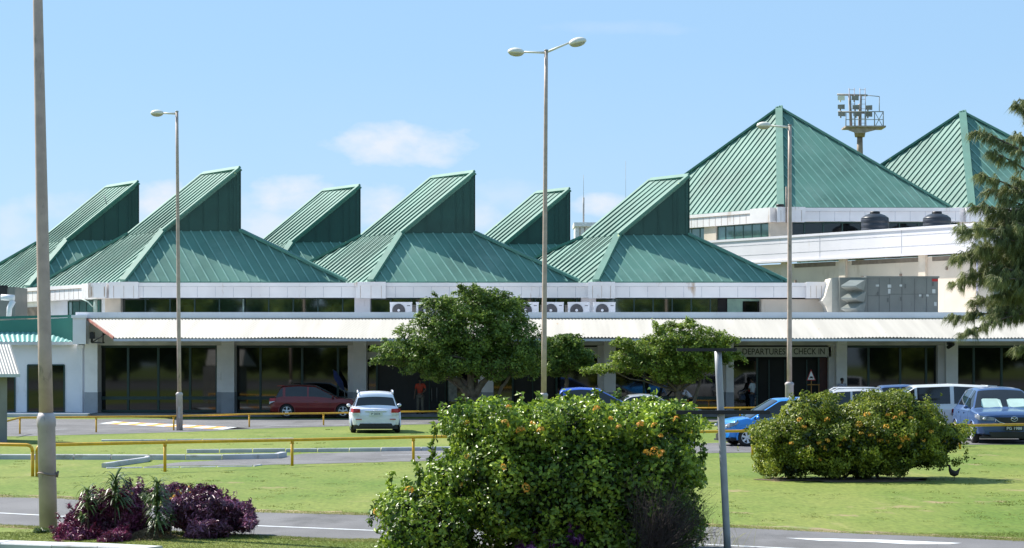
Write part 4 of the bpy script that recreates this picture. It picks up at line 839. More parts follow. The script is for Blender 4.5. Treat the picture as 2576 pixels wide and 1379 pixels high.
def car(name, label, cat, loc, yaw, L, W, H, col, wb=(0.19, 0.80), wr=0.33, belt=0.60, hood=0.60, hoodlow=0.48, cowl=0.72, rooff=0.50, roofr=0.14, tailx=0.02, tailz=0.56,
        deck=None, rails=False, plate_f=None, plate_r=None, shade=False, mirrors=True, tumble=0.26, spoiler=False, front='std', pillars=(0.42,), visor=False, rim_style=5):
    """local frame: +x forward, origin on the ground at the middle. Fractions are of L (from the rear) and H."""
    t = thing(name, label, cat, loc, yaw, None); body = paint(name+'_'+'%02x%02x%02x' % tuple(int(min(1,c)*255) for c in col), col)
    NS = 110; u = np.linspace(0, 1, NS+1); xs = (u-0.5)*L
    # shoulder / top lines
    zb = np.interp(u, [0, 0.006, 0.02, tailx+0.04, cowl-0.02, cowl+0.03, 0.93, 0.985, 1.0], [0.42*H, 0.50*H, tailz*H, belt*H, (belt-0.02)*H, hood*H, (hood+hoodlow)/2*H+0.01, hoodlow*H, 0.36*H])
    zr = np.interp(u, [0, 0.006, 0.02, tailx+0.04, roofr, (roofr+rooff)/2, rooff, cowl+0.015, cowl+0.03, 0.93, 0.985, 1.0],
                   [0.43*H, 0.51*H, (tailz+0.01)*H, (belt+0.02)*H, 0.965*H, H, 0.975*H, (belt+0.015)*H, (hood+0.01)*H, ((hood+hoodlow)/2+0.025)*H, (hoodlow+0.02)*H, 0.37*H])
    if deck: zr = np.where((u < deck), np.minimum(zr, np.interp(u, [0, 0.02, deck], [0.5*H, tailz*H+0.02, belt*H+0.05])), zr)
    k = np.ones(5)/5; 
    zrs = zr.copy(); zrs[3:-3] = np.convolve(zr, k, 'same')[3:-3]; zr = zrs; zbs = zb.copy(); zbs[3:-3] = np.convolve(zb, k, 'same')[3:-3]; zb = zbs
    zr = np.maximum(zr, zb+0.004)
    w = W/2*(1 - 0.10*np.abs(2*u-1)**6 - 0.10*np.clip((np.abs(2*u-1)-0.90)/0.10, 0, 1)**2)
    z0 = 0.17*H*0.75 + 0.03 + 0.05*np.abs(2*u-1)**4
    sub = [2, 1, 4, 5, 3, 1, 3, 3, 2, 6]; rows = []
    for i in range(NS+1):
        g = max(0, zr[i]-zb[i]); wb_ = 0.94*w[i]; wr_ = wb_ - tumble*g; gg = min(g, 0.07)
        p = [(0, z0[i]), (0.82*w[i], z0[i]), (0.96*w[i], z0[i]+0.05), (w[i], z0[i]+0.40*(zb[i]-z0[i])), (0.995*w[i], z0[i]+0.75*(zb[i]-z0[i])), (0.975*w[i], zb[i]-0.035), (wb_, zb[i]),
             ((wb_+wr_)/2+0.01*g, zb[i]+0.52*(g-gg)), (wr_, zb[i]+g-gg), (wr_*0.87, zb[i]+g-gg*0.25), (0, zb[i]+g+0.02)]
        r = []
        for j in range(10):
            for q in range(sub[j]): f = q/sub[j]; r.append((p[j][0]+(p[j+1][0]-p[j][0])*f, p[j][1]+(p[j+1][1]-p[j][1])*f))
        r.append(p[10]); rows.append(r)
    bounds = np.cumsum([0]+sub); M_ = len(rows[0])
    half = np.array(rows)             # stations x points x 2
    roofbow = np.zeros(M_); 
    # crown of centre strip
    s9 = bounds[9]; f = np.linspace(0, 1, sub[9]+1)
    for i in range(NS+1):
        a, c = half[i, s9, 1], half[i, -1, 1]; half[i, s9:, 1] = a + (c-a)*(1-(1-f)**2)
    bumpx = np.zeros((NS+1, M_))
    # rounded nose and tail in plan
    yy = half[:, :, 0]/(W/2); e0 = np.clip(1-u/0.05, 0, 1)[:, None]; e1 = np.clip(1-(1-u)/0.07, 0, 1)[:, None]
    bumpx = e0*0.10*yy**4 - e1*0.22*yy**3
    Vr = np.stack([xs[:, None] + bumpx, half[:, :, 0], half[:, :, 1]], 2); Vl = Vr.copy(); Vl[:, :, 1] *= -1
    grp = {}
    def put(key, quad): grp.setdefault(key, []).append(quad)
    wx = [(f_-0.5)*L for f_ in wb]
    side_lo = u > 0
    for i in range(NS):
        uc = (u[i]+u[i+1])/2; gmid = (zr[i]+zr[i+1]-zb[i]-zb[i+1])/2
        for j in range(M_-1):
            seg = int(np.searchsorted(bounds, j, 'right')-1)
            c = (Vr[i, j]+Vr[i+1, j+1])/2
            if seg in (1, 2, 3, 4) and any((c[0]-x)**2 + (c[2]-wr)**2 < (wr*1.13)**2 for x in wx): continue
            key = 'body'
            if seg in (6, 7) and gmid > 0.10*H and tailx+0.055 < uc < cowl-0.005 and (seg, j) != (6, bounds[6]) and j < bounds[8]-0:
                if not any(abs(uc-pp) < 0.011 for pp in pillars) and not abs(uc-(roofr+0.03 if not deck else deck+0.02)) < 0.012: key = 'side_window'
            if seg == 9 or (seg == 8 and j > bounds[8]):
                if rooff+0.012 < uc < cowl+0.008: key = 'windscreen'
                if tailx+0.045 < uc < roofr-0.012 and not (deck and uc < deck-0.03): key = 'rear_window'
            put(key, (i, j))
    idx = lambda i, j, s: (i*M_+j) + s*(NS+1)*M_
    allv = np.concatenate([Vr.reshape(-1, 3), Vl.reshape(-1, 3)])
    def build(name_, cells, m, sides=(0, 1), caps=False):
        used = {}; vs = []; fs = []
        def vi(k_):
            if k_ not in used: used[k_] = len(vs); vs.append(tuple(allv[k_]))
            return used[k_]
        for i, j in cells:
            if 0 in sides: fs.append((vi(idx(i,j,0)), vi(idx(i,j+1,0)), vi(idx(i+1,j+1,0)), vi(idx(i+1,j,0))))
            if 1 in sides: fs.append((vi(idx(i+1,j,1)), vi(idx(i+1,j+1,1)), vi(idx(i,j+1,1)), vi(idx(i,j,1))))
        if caps:
            for i, fl in ((0, 1), (NS, 0)):
                ring = [vi(idx(i,j,0)) for j in range(M_)] + [vi(idx(i,j,1)) for j in range(M_-2, 0, -1)]
                fs.append(tuple(ring[::-1] if fl == 0 else ring))
        b = MB(); b.add(vs, [f for f in fs if len(set(f)) >= 3], 0, True); o = localbuild(b, name_, m, t)
        bm = bmesh.new(); bm.from_mesh(o.data); bmesh.ops.remove_doubles(bm, verts=bm.verts, dist=0.0004); bmesh.ops.recalc_face_normals(bm, faces=bm.faces); bm.to_mesh(o.data); bm.free()
        o.data.set_sharp_from_angle(angle=R(38)); return o
    bo = build('body', grp['body'], body, caps=True)
    for nm in ('windscreen', 'rear_window'):
        if nm in grp: build(nm, grp[nm], car_glass)
    if 'side_window' in grp:
        for s_ in (0, 1): build('side_window', grp['side_window'], car_glass, sides=(s_,))
    # floor and wheel wells
    b = MB(); b.box((-L*0.46, -W*0.40, 0.12*H), (L*0.46, W*0.40, 0.46*H)); localbuild(b, 'underbody', trim_m, t)
    for x in wx:
        for s_ in (1, -1):
            wt = thing_part('wheel', t, (x, s_*(W/2-0.11), wr))
            b = MB(); prof = [(wr*0.62, 0.10), (wr*0.93, 0.10), (wr, 0.06), (wr, -0.08), (wr*0.93, -0.11)]
            n = 30
            for rr, yy_ in prof: b.v += [(rr*math.cos(2*math.pi*k_/n), s_*yy_, rr*math.sin(2*math.pi*k_/n)) for k_ in range(n)]
            for q in range(len(prof)-1):
                for k_ in range(n): b.f.append((q*n+k_, q*n+(k_+1)%n, (q+1)*n+(k_+1)%n, (q+1)*n+k_)); b.mi.append(0); b.smooth.append(True)
            b.prism([(wr*0.63*math.cos(q), s_*0.03, wr*0.63*math.sin(q)) for q in np.linspace(0, 2*math.pi, 24, endpoint=False)], (0, s_*0.01, 0), 0)
            ty = localbuild(b, 'tyre', tyre_m, wt)
            b = MB(); pts = [(wr*0.62*math.cos(q), s_*0.095, wr*0.62*math.sin(q)) for q in np.linspace(0, 2*math.pi, 31)]; b.tube(pts, wr*0.035, 6)
            for q in range(rim_style):
                a = 2*math.pi*q/rim_style+0.3; cs, sn = math.cos(a), math.sin(a)
                b.prism([(wr*0.10*cs-wr*0.09*sn, s_*0.07, wr*0.10*sn+wr*0.09*cs), (wr*0.62*cs-wr*0.12*sn, s_*0.085, wr*0.62*sn+wr*0.12*cs), (wr*0.62*cs+wr*0.12*sn, s_*0.085, wr*0.62*sn-wr*0.12*cs), (wr*0.10*cs+wr*0.09*sn, s_*0.07, wr*0.10*sn-wr*0.09*cs)], (0, s_*0.015, 0))
            b.ell((0, s_*0.075, 0), (wr*0.17, 0.03, wr*0.17), 0, 12, 6); localbuild(b, 'rim', rim_m, wt)
            b = MB(); b.tube([(x+wr*1.13*math.cos(q), s_*(W/2*0.985), wr+wr*1.13*math.sin(q)) for q in np.linspace(-0.25, math.pi+0.25, 26)], 0.03, 6); localbuild(b, 'wheel_arch', body, t)
    def surf(uf, zt_, side):      # y on the body side at height z
        i = int(np.clip(round(uf*NS), 0, NS)); ys = Vr[i, bounds[2]:bounds[6]+1]; return side*np.interp(zt_, ys[:, 2], ys[:, 1])
    # door lines and handles
    b = MB()
    for s_ in (1, -1):
        for uf in (0.235 if not deck else 0.27, 0.42, 0.66):
            if uf > cowl: continue
            zz_ = np.linspace(z0[50]+0.10, belt*H-0.03, 6)
            for q in range(5): b.tube([((uf-0.5)*L, surf(uf, zz_[q], s_), zz_[q]), ((uf-0.5)*L, surf(uf, zz_[q+1], s_), zz_[q+1])], 0.007, 4, cap=False)
    localbuild(b, 'door_gap', trim_m, t)
    for s_ in (1, -1):
        for uf in (0.30, 0.49):
            b = MB(); y = surf(uf, belt*H-0.14, s_); b.box(((uf-0.5)*L, y-s_*0.01, belt*H-0.155), ((uf-0.5)*L+0.17, y+s_*0.035, belt*H-0.125)); localbuild(b, 'door_handle', body, t)
        if mirrors:
            b = MB(); i = int((cowl-0.035)*NS); b.ell(((cowl-0.05-0.5)*L, s_*(W/2+0.04), belt*H+0.06), (0.055, 0.085, 0.065), 0, 12, 8); b.tube([((cowl-0.045-0.5)*L, s_*W*0.44, belt*H+0.02), ((cowl-0.05-0.5)*L, s_*(W/2+0.03), belt*H+0.04)], 0.025, 6); localbuild(b, 'wing_mirror', body, t)
        # lamps
        zt_ = tailz*H
        b = MB(); q = surf(0.012, zt_-0.12, 1)
        y1 = W/2*0.90
        b.add([(-L/2-0.015, s_*(y1-0.27), zt_+0.02), (-L/2+0.02, s_*(y1-0.02), zt_+0.04), (-L/2+0.30, s_*(W/2*0.985), zt_+0.03), (-L/2-0.015, s_*(y1-0.27), zt_-0.13), (-L/2+0.00, s_*(y1+0.005), zt_-0.13), (-L/2+0.30, s_*(W/2*1.0), zt_-0.10)], [(0,1,4,3),(1,2,5,4),(0,1,2)], 0)
        b.add([(-L/2-0.013, s_*(y1-0.27), zt_-0.13), (-L/2+0.002, s_*(y1+0.007), zt_-0.13), (-L/2+0.28, s_*(W/2*1.002), zt_-0.10), (-L/2-0.013, s_*(y1-0.25), zt_-0.26), (-L/2+0.002, s_*(y1+0.005), zt_-0.24), (-L/2+0.14, s_*(W/2*1.0), zt_-0.17)], [(0,1,4,3),(1,2,5,4)], 1)
        localbuild(b, 'tail_light', [tail_m, lampw_m], t)
        zf = hoodlow*H
        b = MB(); b.add([(L/2+0.0, s_*W*0.26, zf-0.02), (L/2-0.10, s_*W*0.455, zf+0.05), (L/2-0.42, s_*W*0.494, zf+0.09), (L/2+0.01, s_*W*0.27, zf-0.12), (L/2-0.07, s_*W*0.465, zf-0.11), (L/2-0.30, s_*W*0.505, zf-0.02)], [(0,1,4,3),(1,2,5,4),(3,4,1,0)], 0)
        hl = localbuild(b, 'headlight', mat('headlight_glass', (0.16, 0.17, 0.19), 0.1, var=0.5, scale=10, ior=1.8), t)
        b = MB(); b.ell((L/2-0.03, s_*W*0.40, zf-0.06), (0.05, 0.055, 0.045), 0, 10, 6); localbuild(b, 'bulb', lampw_m, hl)
    # grille, bumpers
    b = MB(); zf = hoodlow*H; gm = L/2+0.012
    if front == 'wide':
        g_ = [(gm, -W*0.27, zf-0.01), (gm, W*0.27, zf-0.01), (gm+0.01, W*0.22, zf-0.16), (gm+0.012, W*0.08, zf-0.27), (gm+0.012, -W*0.08, zf-0.27), (gm+0.01, -W*0.22, zf-0.16)]; b.prism(g_, (0.012, 0, 0))
        b.prism([(gm-0.0, -W*0.34, 0.22*H), (gm-0.0, W*0.34, 0.22*H), (gm-0.0, W*0.31, 0.13*H), (gm-0.0, -W*0.31, 0.13*H)], (0.015, 0, 0))
    else:
        b.prism([(gm, -W*0.20, zf-0.05), (gm, W*0.20, zf-0.05), (gm, W*0.18, zf-0.12), (gm, -W*0.18, zf-0.12)], (0.012, 0, 0)); b.prism([(gm, -W*0.30, 0.24*H), (gm, W*0.30, 0.24*H), (gm, W*0.27, 0.14*H), (gm, -W*0.27, 0.14*H)], (0.012, 0, 0))
    localbuild(b, 'grille', trim_m, t)
    b = MB(); b.box((L/2-0.05, -W*0.46, 0.10*H), (L/2-0.0, W*0.46, 0.135*H)); localbuild(b, 'bumper_trim', trim_m, t)
    b = MB(); b.prism([(-L/2-0.012, -W*0.36, 0.145*H), (-L/2-0.012, W*0.36, 0.145*H), (-L/2-0.012, W*0.31, 0.235*H), (-L/2-0.012, -W*0.31, 0.235*H)], (0.02, 0, 0)); b.box((-L/2+0.02, -W*0.44, 0.10*H), (-L/2+0.2, W*0.44, 0.17*H)); localbuild(b, 'bumper_trim', trim_m, t)
    b = MB()
    for s_ in (1, -1): b.box((-L/2-0.02, s_*W*0.28, 0.325*H), (-L/2-0.004, s_*W*0.40, 0.345*H))
    localbuild(b, 'reflector', tail_m, t)
    if plate_f:
        b = MB(); b.box((L/2+0.03, -0.30, 0.245*H), (L/2+0.045, 0.30, 0.245*H+0.15)); pl = localbuild(b, 'number_plate', black_m if plate_f[1] else plate_m, t)
        tx = text_mesh(plate_f[0], 0, 1, 0, 1, 0, plate_m if plate_f[1] else trim_m, pl, 'plate_lettering', local=True)
        co = tx.data.vertices
        for v_ in co: x_, z_ = v_.co.x, v_.co.z; v_.co = (L/2+0.048, -0.26+0.52*x_, 0.245*H+0.075+z_*0.10)
    if plate_r:
        b = MB(); b.box((-L/2-0.02, -0.26, 0.42*H), (-L/2-0.005, 0.26, 0.42*H+0.15)); pl = localbuild(b, 'number_plate', plate_m, t)
        tx = text_mesh(plate_r, 0, 1, 0, 1, 0, mat('plate_ink', (0.05, 0.07, 0.15), 0.5), pl, 'plate_lettering', local=True)
        for v_ in tx.data.vertices: x_, z_ = v_.co.x, v_.co.z; v_.co = (-L/2-0.023, 0.17-0.34*x_, 0.42*H+0.075+z_*0.08)
        b = MB(); b.box((-L/2-0.03, -0.42, 0.42*H+0.17), (-L/2+0.03, 0.42, 0.42*H+0.20)); localbuild(b, 'tailgate_trim', body, t)
        b = MB(); b.tube([(-L/2+0.0, 0.05*math.cos(q), tailz*H-0.02+0.035*math.sin(q)) for q in np.linspace(0, 2*math.pi, 12)], 0.010, 4); localbuild(b, 'emblem', chrome, t)
    if rails:
        for s_ in (1, -1):
            y = s_*(0.94*W/2 - tumble*(1-belt)*H + 0.0)
            b = MB(); b.tube([((roofr+0.01-0.5)*L, y, 0.955*H), ((roofr+0.04-0.5)*L, y, H+0.035), ((rooff-0.03-0.5)*L, y, H+0.030), ((rooff+0.01-0.5)*L, y, 0.96*H)], 0.024, 6); localbuild(b, 'roof_rail', rails if not isinstance(rails, bool) else body, t)
    if spoiler:
        b = MB(); b.obox(((roofr-0.5)*L-0.22, -W*0.33, H*0.955), (0.34, 0, 0.02), (0, W*0.66, 0), (0, 0, 0.035)); localbuild(b, 'spoiler', body, t)
    return t
def thing_part(name, parent, loc):
    b = MB(); b.tube([(0, -0.07, 0), (0, 0.07, 0)], 0.05, 8); o = b.build(name, trim_m, parent, loc=loc); return o
def at(px, Y, z=0.0): return (X(px, Y), Y, z)
# white crossover seen from behind on the grass
car('parked_car', 'small white crossover on the grass, seen from behind, with roof rails', 'car', at(942, 87.9), R(95), 4.1, 1.94, 1.60, (0.74, 0.75, 0.86), rails=True, plate_r='P 2034', roofr=0.115, rooff=0.56, cowl=0.74, tailz=0.575, belt=0.60, wb=(0.16,0.81), wr=0.335, spoiler=False, tumble=0.36)
car('parked_car', 'dark red hatchback in the shade of the canopy behind the white car', 'car', at(795, 107.2), R(3), 4.4, 1.85, 1.60, (0.17, 0.007, 0.010), roofr=0.13, rooff=0.50, cowl=0.74, belt=0.60, tailz=0.58, wr=0.34, spoiler=True, plate_r='P 7153')
car('parked_car', 'bright sky blue hatchback facing left behind the sign post, half hidden by the rear bush', 'car', at(1962, 74.3), R(189), 4.1, 1.85, 1.60, (0.02, 0.24, 0.72), wr=0.30, belt=0.56, hood=0.585, hoodlow=0.46, cowl=0.80, rooff=0.55, wb=(0.18,0.835), rim_style=6, plate_f=('PN 440', True))
car('parked_car', 'metallic blue crossover facing the viewer with silver sunshades in its windscreen', 'car', at(2513, 77.4), R(270.5), 4.5, 2.52, 1.90, (0.045, 0.095, 0.23), wr=0.37, belt=0.615, hood=0.605, hoodlow=0.485, cowl=0.70, rooff=0.52, wb=(0.19,0.80), front='wide', plate_f=('PG 1988', True), tumble=0.52)
bc = [o for o in bpy.data.objects if o.name.startswith('parked_car') and o.get('label', '').startswith('metallic blue')][0]
b = MB(); Lc = 4.5/2
for s in (1, -1):
    pts = [(0.80+0.02, s*0.10, 1.21), (0.80, s*0.17, 1.20), (0.80, s*0.76, 1.20), (0.78, s*0.82, 1.26), (0.48, s*0.76, 1.47), (0.44, s*0.70, 1.50), (0.44, s*0.22, 1.50), (0.48, s*0.11, 1.46)]
    pts = [(x+0.17, y, z+0.015) for x, y, z in pts]
    b.poly(pts if s > 0 else pts[::-1])
localbuild(b, 'sunshade', mat('sunshade_silver', (0.50, 0.66, 0.60), 0.5, 0.0, var=0.06), bc)
b = MB(); gx = Lc+0.035
b.tube([(gx, 0.11*math.cos(q), 0.485*1.90-0.07+0.075*math.sin(q)) for q in np.linspace(0, 2*math.pi, 24)], 0.012, 6)
b.tube([(gx, -0.10, 0.885), (gx+0.01, -0.04, 0.875), (gx+0.01, 0, 0.835), (gx+0.01, 0.04, 0.875), (gx, 0.10, 0.885)], 0.013, 6)
localbuild(b, 'emblem', chrome, bc)
b = MB()
for s in (1, -1): b.tube([(gx, s*0.66, 0.86), (gx+0.01, s*0.5, 0.745), (gx+0.012, s*0.2, 0.66), (gx+0.012, 0, 0.645)], 0.014, 6)
localbuild(b, 'grille_trim', chrome, bc)
car('parked_van', 'silver white people carrier seen side on behind the metallic blue crossover', 'van', at(2335, 82.0), R(180), 5.1, 1.95, 1.95, (0.60, 0.62, 0.63), wr=0.34, belt=0.575, hood=0.55, hoodlow=0.42, cowl=0.84, rooff=0.62, roofr=0.07, tailx=0.0, wb=(0.19,0.83), pillars=(0.36, 0.62), spoiler=True, tumble=0.2)
car('parked_car', 'dark blue car whose roof shows left of the people carrier', 'car', at(2235, 92.0), R(180), 4.5, 1.9, 1.80, (0.05, 0.10, 0.24), rooff=0.58, cowl=0.76, belt=0.62)
car('parked_car', 'grey estate with pale roof rails just above the left part of the rear bush', 'car', at(2112, 80.5), R(178), 4.2, 1.9, 1.80, (0.50, 0.51, 0.53), rails=rim_m, rooff=0.56, cowl=0.78, belt=0.62)
car('parked_car', 'royal blue hatchback whose roof shows behind the big bush', 'car', at(1512, 90.0), R(0), 4.4, 1.85, 1.71, (0.02, 0.085, 0.50), rooff=0.48, cowl=0.74, roofr=0.13, belt=0.60)
car('parked_car', 'silver saloon showing only a low roof between the blue hatchback and the bush top', 'car', at(1640, 95.0), R(5), 4.2, 1.85, 1.36, (0.38, 0.39, 0.40), rooff=0.52, cowl=0.70, roofr=0.26, deck=0.18, belt=0.64)
car('parked_car', 'white car cut by the right edge beside the metallic blue crossover', 'car', at(2640, 84.0), R(188), 4.4, 1.9, 1.72, (0.60, 0.62, 0.63), rooff=0.50, cowl=0.74, belt=0.6)

# ================================================================ people
skin_b = mat('skin_brown', (0.16, 0.085, 0.055), 0.6, var=0.08); hair_k = mat('hair_black', (0.012, 0.010, 0.009), 0.7, var=0.2)
def skin_mesh(name, nodes, edges, m, parent, lv=1):
    """nodes: key -> (co, radius or (rx, ry)); root is the first node"""
    keys = list(nodes); me = bpy.data.meshes.new(name); me.from_pydata([nodes[k][0] for k in keys], [(keys.index(a), keys.index(c)) for a, c in edges], [])
    o = bpy.data.objects.new(name, me); C.objects.link(o); sk = o.modifiers.new('s', 'SKIN'); sk.use_smooth_shade = True
    for i, k in enumerate(keys):
        r = nodes[k][1]; me.skin_vertices[0].data[i].radius = r if isinstance(r, tuple) else (r, r); me.skin_vertices[0].data[i].use_root = (i == 0)
    ss = o.modifiers.new('d', 'SUBSURF'); ss.levels = ss.render_levels = lv
    bpy.context.view_layer.update(); dg = bpy.context.evaluated_depsgraph_get(); m2 = bpy.data.meshes.new_from_object(o.evaluated_get(dg))
    o.modifiers.clear(); o.data = m2; bpy.data.meshes.remove(me); m2.name = name; m2.materials.clear(); m2.materials.append(m)
    o.parent = parent; return o
def person(label, loc, rotz, P, shirt, trousers, shoe=None, longsleeve=False):
    """P: joints in the person's own frame (x right, y ahead, z up)"""
    t = thing('person', label, 'person', loc, rotz)
    V3 = lambda k: Vector(P[k]); N = {}; E = []
    N['pelvis'] = (V3('pelvis'), (0.125, 0.10)); N['waist'] = (V3('pelvis').lerp(V3('chest'), 0.45), (0.115, 0.085)); N['chest'] = (V3('chest'), (0.14, 0.10)); N['neck'] = (V3('neck'), 0.05)
    hd = V3('head'); up = (hd - V3('neck')).normalized(); fw = V3('face').normalized()
    N['jaw'] = (hd - up*0.06 + fw*0.012, (0.062, 0.07)); N['skull'] = (hd + up*0.035 - fw*0.005, (0.078, 0.092)); N['crown'] = (hd + up*0.10 - fw*0.01, (0.05, 0.06))
    N['nose'] = (hd + fw*0.105 - up*0.005, 0.011)
    E += [('pelvis','waist'),('waist','chest'),('chest','neck'),('neck','jaw'),('jaw','skull'),('skull','crown'),('skull','nose')]
    for s in 'lr':
        N['sh'+s] = (V3('sh'+s), 0.060); N['el'+s] = (V3('el'+s), 0.042); N['wr'+s] = (V3('wr'+s), 0.028)
        d = (V3('wr'+s)-V3('el'+s)).normalized(); side = d.cross(Vector((0,1,0))); side = side.normalized() if side.length > 0.1 else Vector((1,0,0)); nrm = side.cross(d).normalized()
        N['palm'+s] = (V3('wr'+s)+d*0.07, (0.036, 0.018)); E += [('chest','sh'+s),('sh'+s,'el'+s),('el'+s,'wr'+s),('wr'+s,'palm'+s)]
        for k, (off, ln_) in enumerate(((-0.030,0.062),(-0.010,0.075),(0.010,0.070),(0.028,0.055))):
            a = V3('wr'+s)+d*0.115+nrm*off; m_ = a + d*ln_*0.5 + side*0.006; e = a + d*ln_ + side*0.022
            N['f%d%s' % (k,s)] = (a, 0.0095); N['g%d%s' % (k,s)] = (m_, 0.0085); N['h%d%s' % (k,s)] = (e, 0.0075)
            E += [('palm'+s,'f%d%s' % (k,s)),('f%d%s' % (k,s),'g%d%s' % (k,s)),('g%d%s' % (k,s),'h%d%s' % (k,s))]
        a = V3('wr'+s)+d*0.045+nrm*0.045; N['t'+s] = (a, 0.011); N['u'+s] = (a + d*0.045+nrm*0.022, 0.009); E += [('palm'+s,'t'+s),('t'+s,'u'+s)]
        N['hp'+s] = (V3('hp'+s), 0.085); N['kn'+s] = (V3('kn'+s), 0.056); N['an'+s] = (V3('an'+s), 0.038); N['he'+s] = (V3('an'+s)+Vector((0,-0.03,-0.055)), 0.034); N['to'+s] = (V3('an'+s)+Vector((0.0,0.16,-0.06)), (0.042, 0.026))
        E += [('pelvis','hp'+s),('hp'+s,'kn'+s),('kn'+s,'an'+s),('an'+s,'he'+s),('he'+s,'to'+s)]
    skin_mesh('body', N, E, skin_b, t)
    c = 1.16; S_ = {k: (N[k][0], (0.15, 0.115) if k == 'waist' else (0.165, 0.12) if k == 'chest' else (0.145, 0.115)) for k in ('pelvis','waist','chest')}
    S_['collar'] = (V3('neck')-up*0.03, 0.062); e = [('chest','waist'),('waist','pelvis'),('chest','collar')]
    for s in 'lr':
        S_['sh'+s] = (V3('sh'+s), 0.078); q = 1.0 if longsleeve else 0.75
        S_['sl'+s] = (V3('sh'+s).lerp(V3('el'+s), q), 0.062); e += [('chest','sh'+s),('sh'+s,'sl'+s)]
        if longsleeve: S_['cu'+s] = (V3('el'+s).lerp(V3('wr'+s), 0.95), 0.042); e.append(('sl'+s,'cu'+s))
    S_ = {'chest': S_.pop('chest'), **S_}; skin_mesh('shirt', S_, e, shirt, t)
    S_ = {'pelvis': (V3('pelvis')-Vector((0,0,0.02)), (0.15, 0.12))}; e = []
    for s in 'lr':
        S_['hp'+s] = (V3('hp'+s)-Vector((0,0,0.03)), 0.105); S_['kn'+s] = (V3('kn'+s), 0.078); S_['an'+s] = (V3('an'+s)+Vector((0,0,0.02)), 0.062); e += [('pelvis','hp'+s),('hp'+s,'kn'+s),('kn'+s,'an'+s)]
    skin_mesh('trousers', S_, e, trousers, t)
    for s in 'lr':
        b = MB(); a = V3('an'+s); b.ell((a.x, a.y+0.06, a.z-0.055), (0.05, 0.145, 0.042), 0, 12, 7); b.ell((a.x, a.y-0.03, a.z-0.03), (0.045, 0.06, 0.06), 0, 10, 6); localbuild(b, 'shoe', shoe or black_m, t)
    b = MB(); q = fw.to_track_quat('Y', 'Z').to_matrix(); b.ell(tuple(hd+up*0.055-fw*0.022), (0.088, 0.102, 0.085), 0, 14, 9, q); localbuild(b, 'hair', hair_k, t)
    b = MB()
    sd = fw.cross(up).normalized()
    for s in (-1, 1): b.ell(tuple(hd+fw*0.082+sd*0.032*s+up*0.015), (0.014,0.008,0.008), 0, 8, 5); b.ell(tuple(hd+sd*0.085*s), (0.012,0.022,0.032), 1, 8, 6)
    b.ell(tuple(hd+fw*0.083-up*0.052), (0.024,0.008,0.008), 2, 8, 5); localbuild(b, 'face_details', [hair_k, skin_b, mat('lip', (0.16,0.05,0.04), 0.5)], t)
    return t
stand = dict(pelvis=(0,0,0.95), chest=(0,0,1.32), neck=(0,0,1.50), head=(0,0.02,1.63), face=(0,1,0), shl=(-0.19,0,1.43), shr=(0.19,0,1.43), ell=(-0.25,-0.02,1.14), elr=(0.25,-0.02,1.14), wrl=(-0.26,0.08,0.90), wrr=(0.26,0.08,0.90),
             hpl=(-0.10,0,0.88), hpr=(0.10,0,0.88), knl=(-0.11,0.03,0.48), knr=(0.11,0.01,0.48), anl=(-0.12,0,0.09), anr=(0.12,0,0.09))
orange_s = mat('orange_shirt', (0.45, 0.05, 0.02), 0.8, var=0.15, scale=6); khaki = mat('khaki_trousers', (0.14, 0.125, 0.10), 0.85, var=0.1); white_s = mat('white_shirt', (0.58, 0.56, 0.64), 0.8, var=0.06); black_t = mat('black_trousers', (0.012, 0.012, 0.015), 0.85, var=0.1)
person('person in an orange shirt standing in the dark doorway left of the big tree', (X(1057,109.0), 109.0, 0.14), R(170), {**stand, 'ell': (-0.30,0.02,1.18), 'wrl': (-0.18,0.20,1.05)}, orange_s, khaki)
bend = dict(pelvis=(0,-0.05,0.92), chest=(0,0.22,1.20), neck=(0,0.36,1.32), head=(0,0.45,1.40), face=(0,0.8,-0.6), shl=(-0.19,0.27,1.27), shr=(0.19,0.27,1.27), ell=(-0.22,0.42,1.02), elr=(0.20,0.46,1.04), wrl=(-0.18,0.56,0.86), wrr=(0.16,0.62,0.90),
            hpl=(-0.10,-0.05,0.86), hpr=(0.10,-0.05,0.86), knl=(-0.11,0.16,0.50), knr=(0.11,-0.10,0.48), anl=(-0.12,0.10,0.09), anr=(0.12,-0.32,0.09))
person('person in a white shirt and black trousers leaning forward under the canopy', (X(1738,107.5), 107.5, 0.0), R(90), bend, white_s, black_t)
person('person in a pale checked shirt standing at the column behind the cars', (X(2118,109.4), 109.4, 0.14), R(-160), stand, mat('checked_shirt', (0.40, 0.40, 0.52), 0.8, var=0.5, scale=22), khaki)
person('person in a white shirt with a red strap beside the check in doors', (X(1893,110.6), 110.6, 0.14), R(60), {**stand, 'ell': (-0.22,0.12,1.16), 'wrl': (-0.14,0.32,1.10)}, mat('white_shirt_b', (0.60, 0.66, 0.72), 0.8, var=0.05), mat('blue_trousers', (0.03, 0.05, 0.08), 0.85))
pr = [o for o in bpy.data.objects if o.get('label', '').startswith('person in a white shirt with a red')][0]
b = MB(); b.tube([(-0.13,0.10,1.46), (-0.10,0.135,1.38), (-0.08,0.15,1.24), (-0.10,0.14,1.05)], 0.022, 6); localbuild(b, 'strap', red_m, pr)
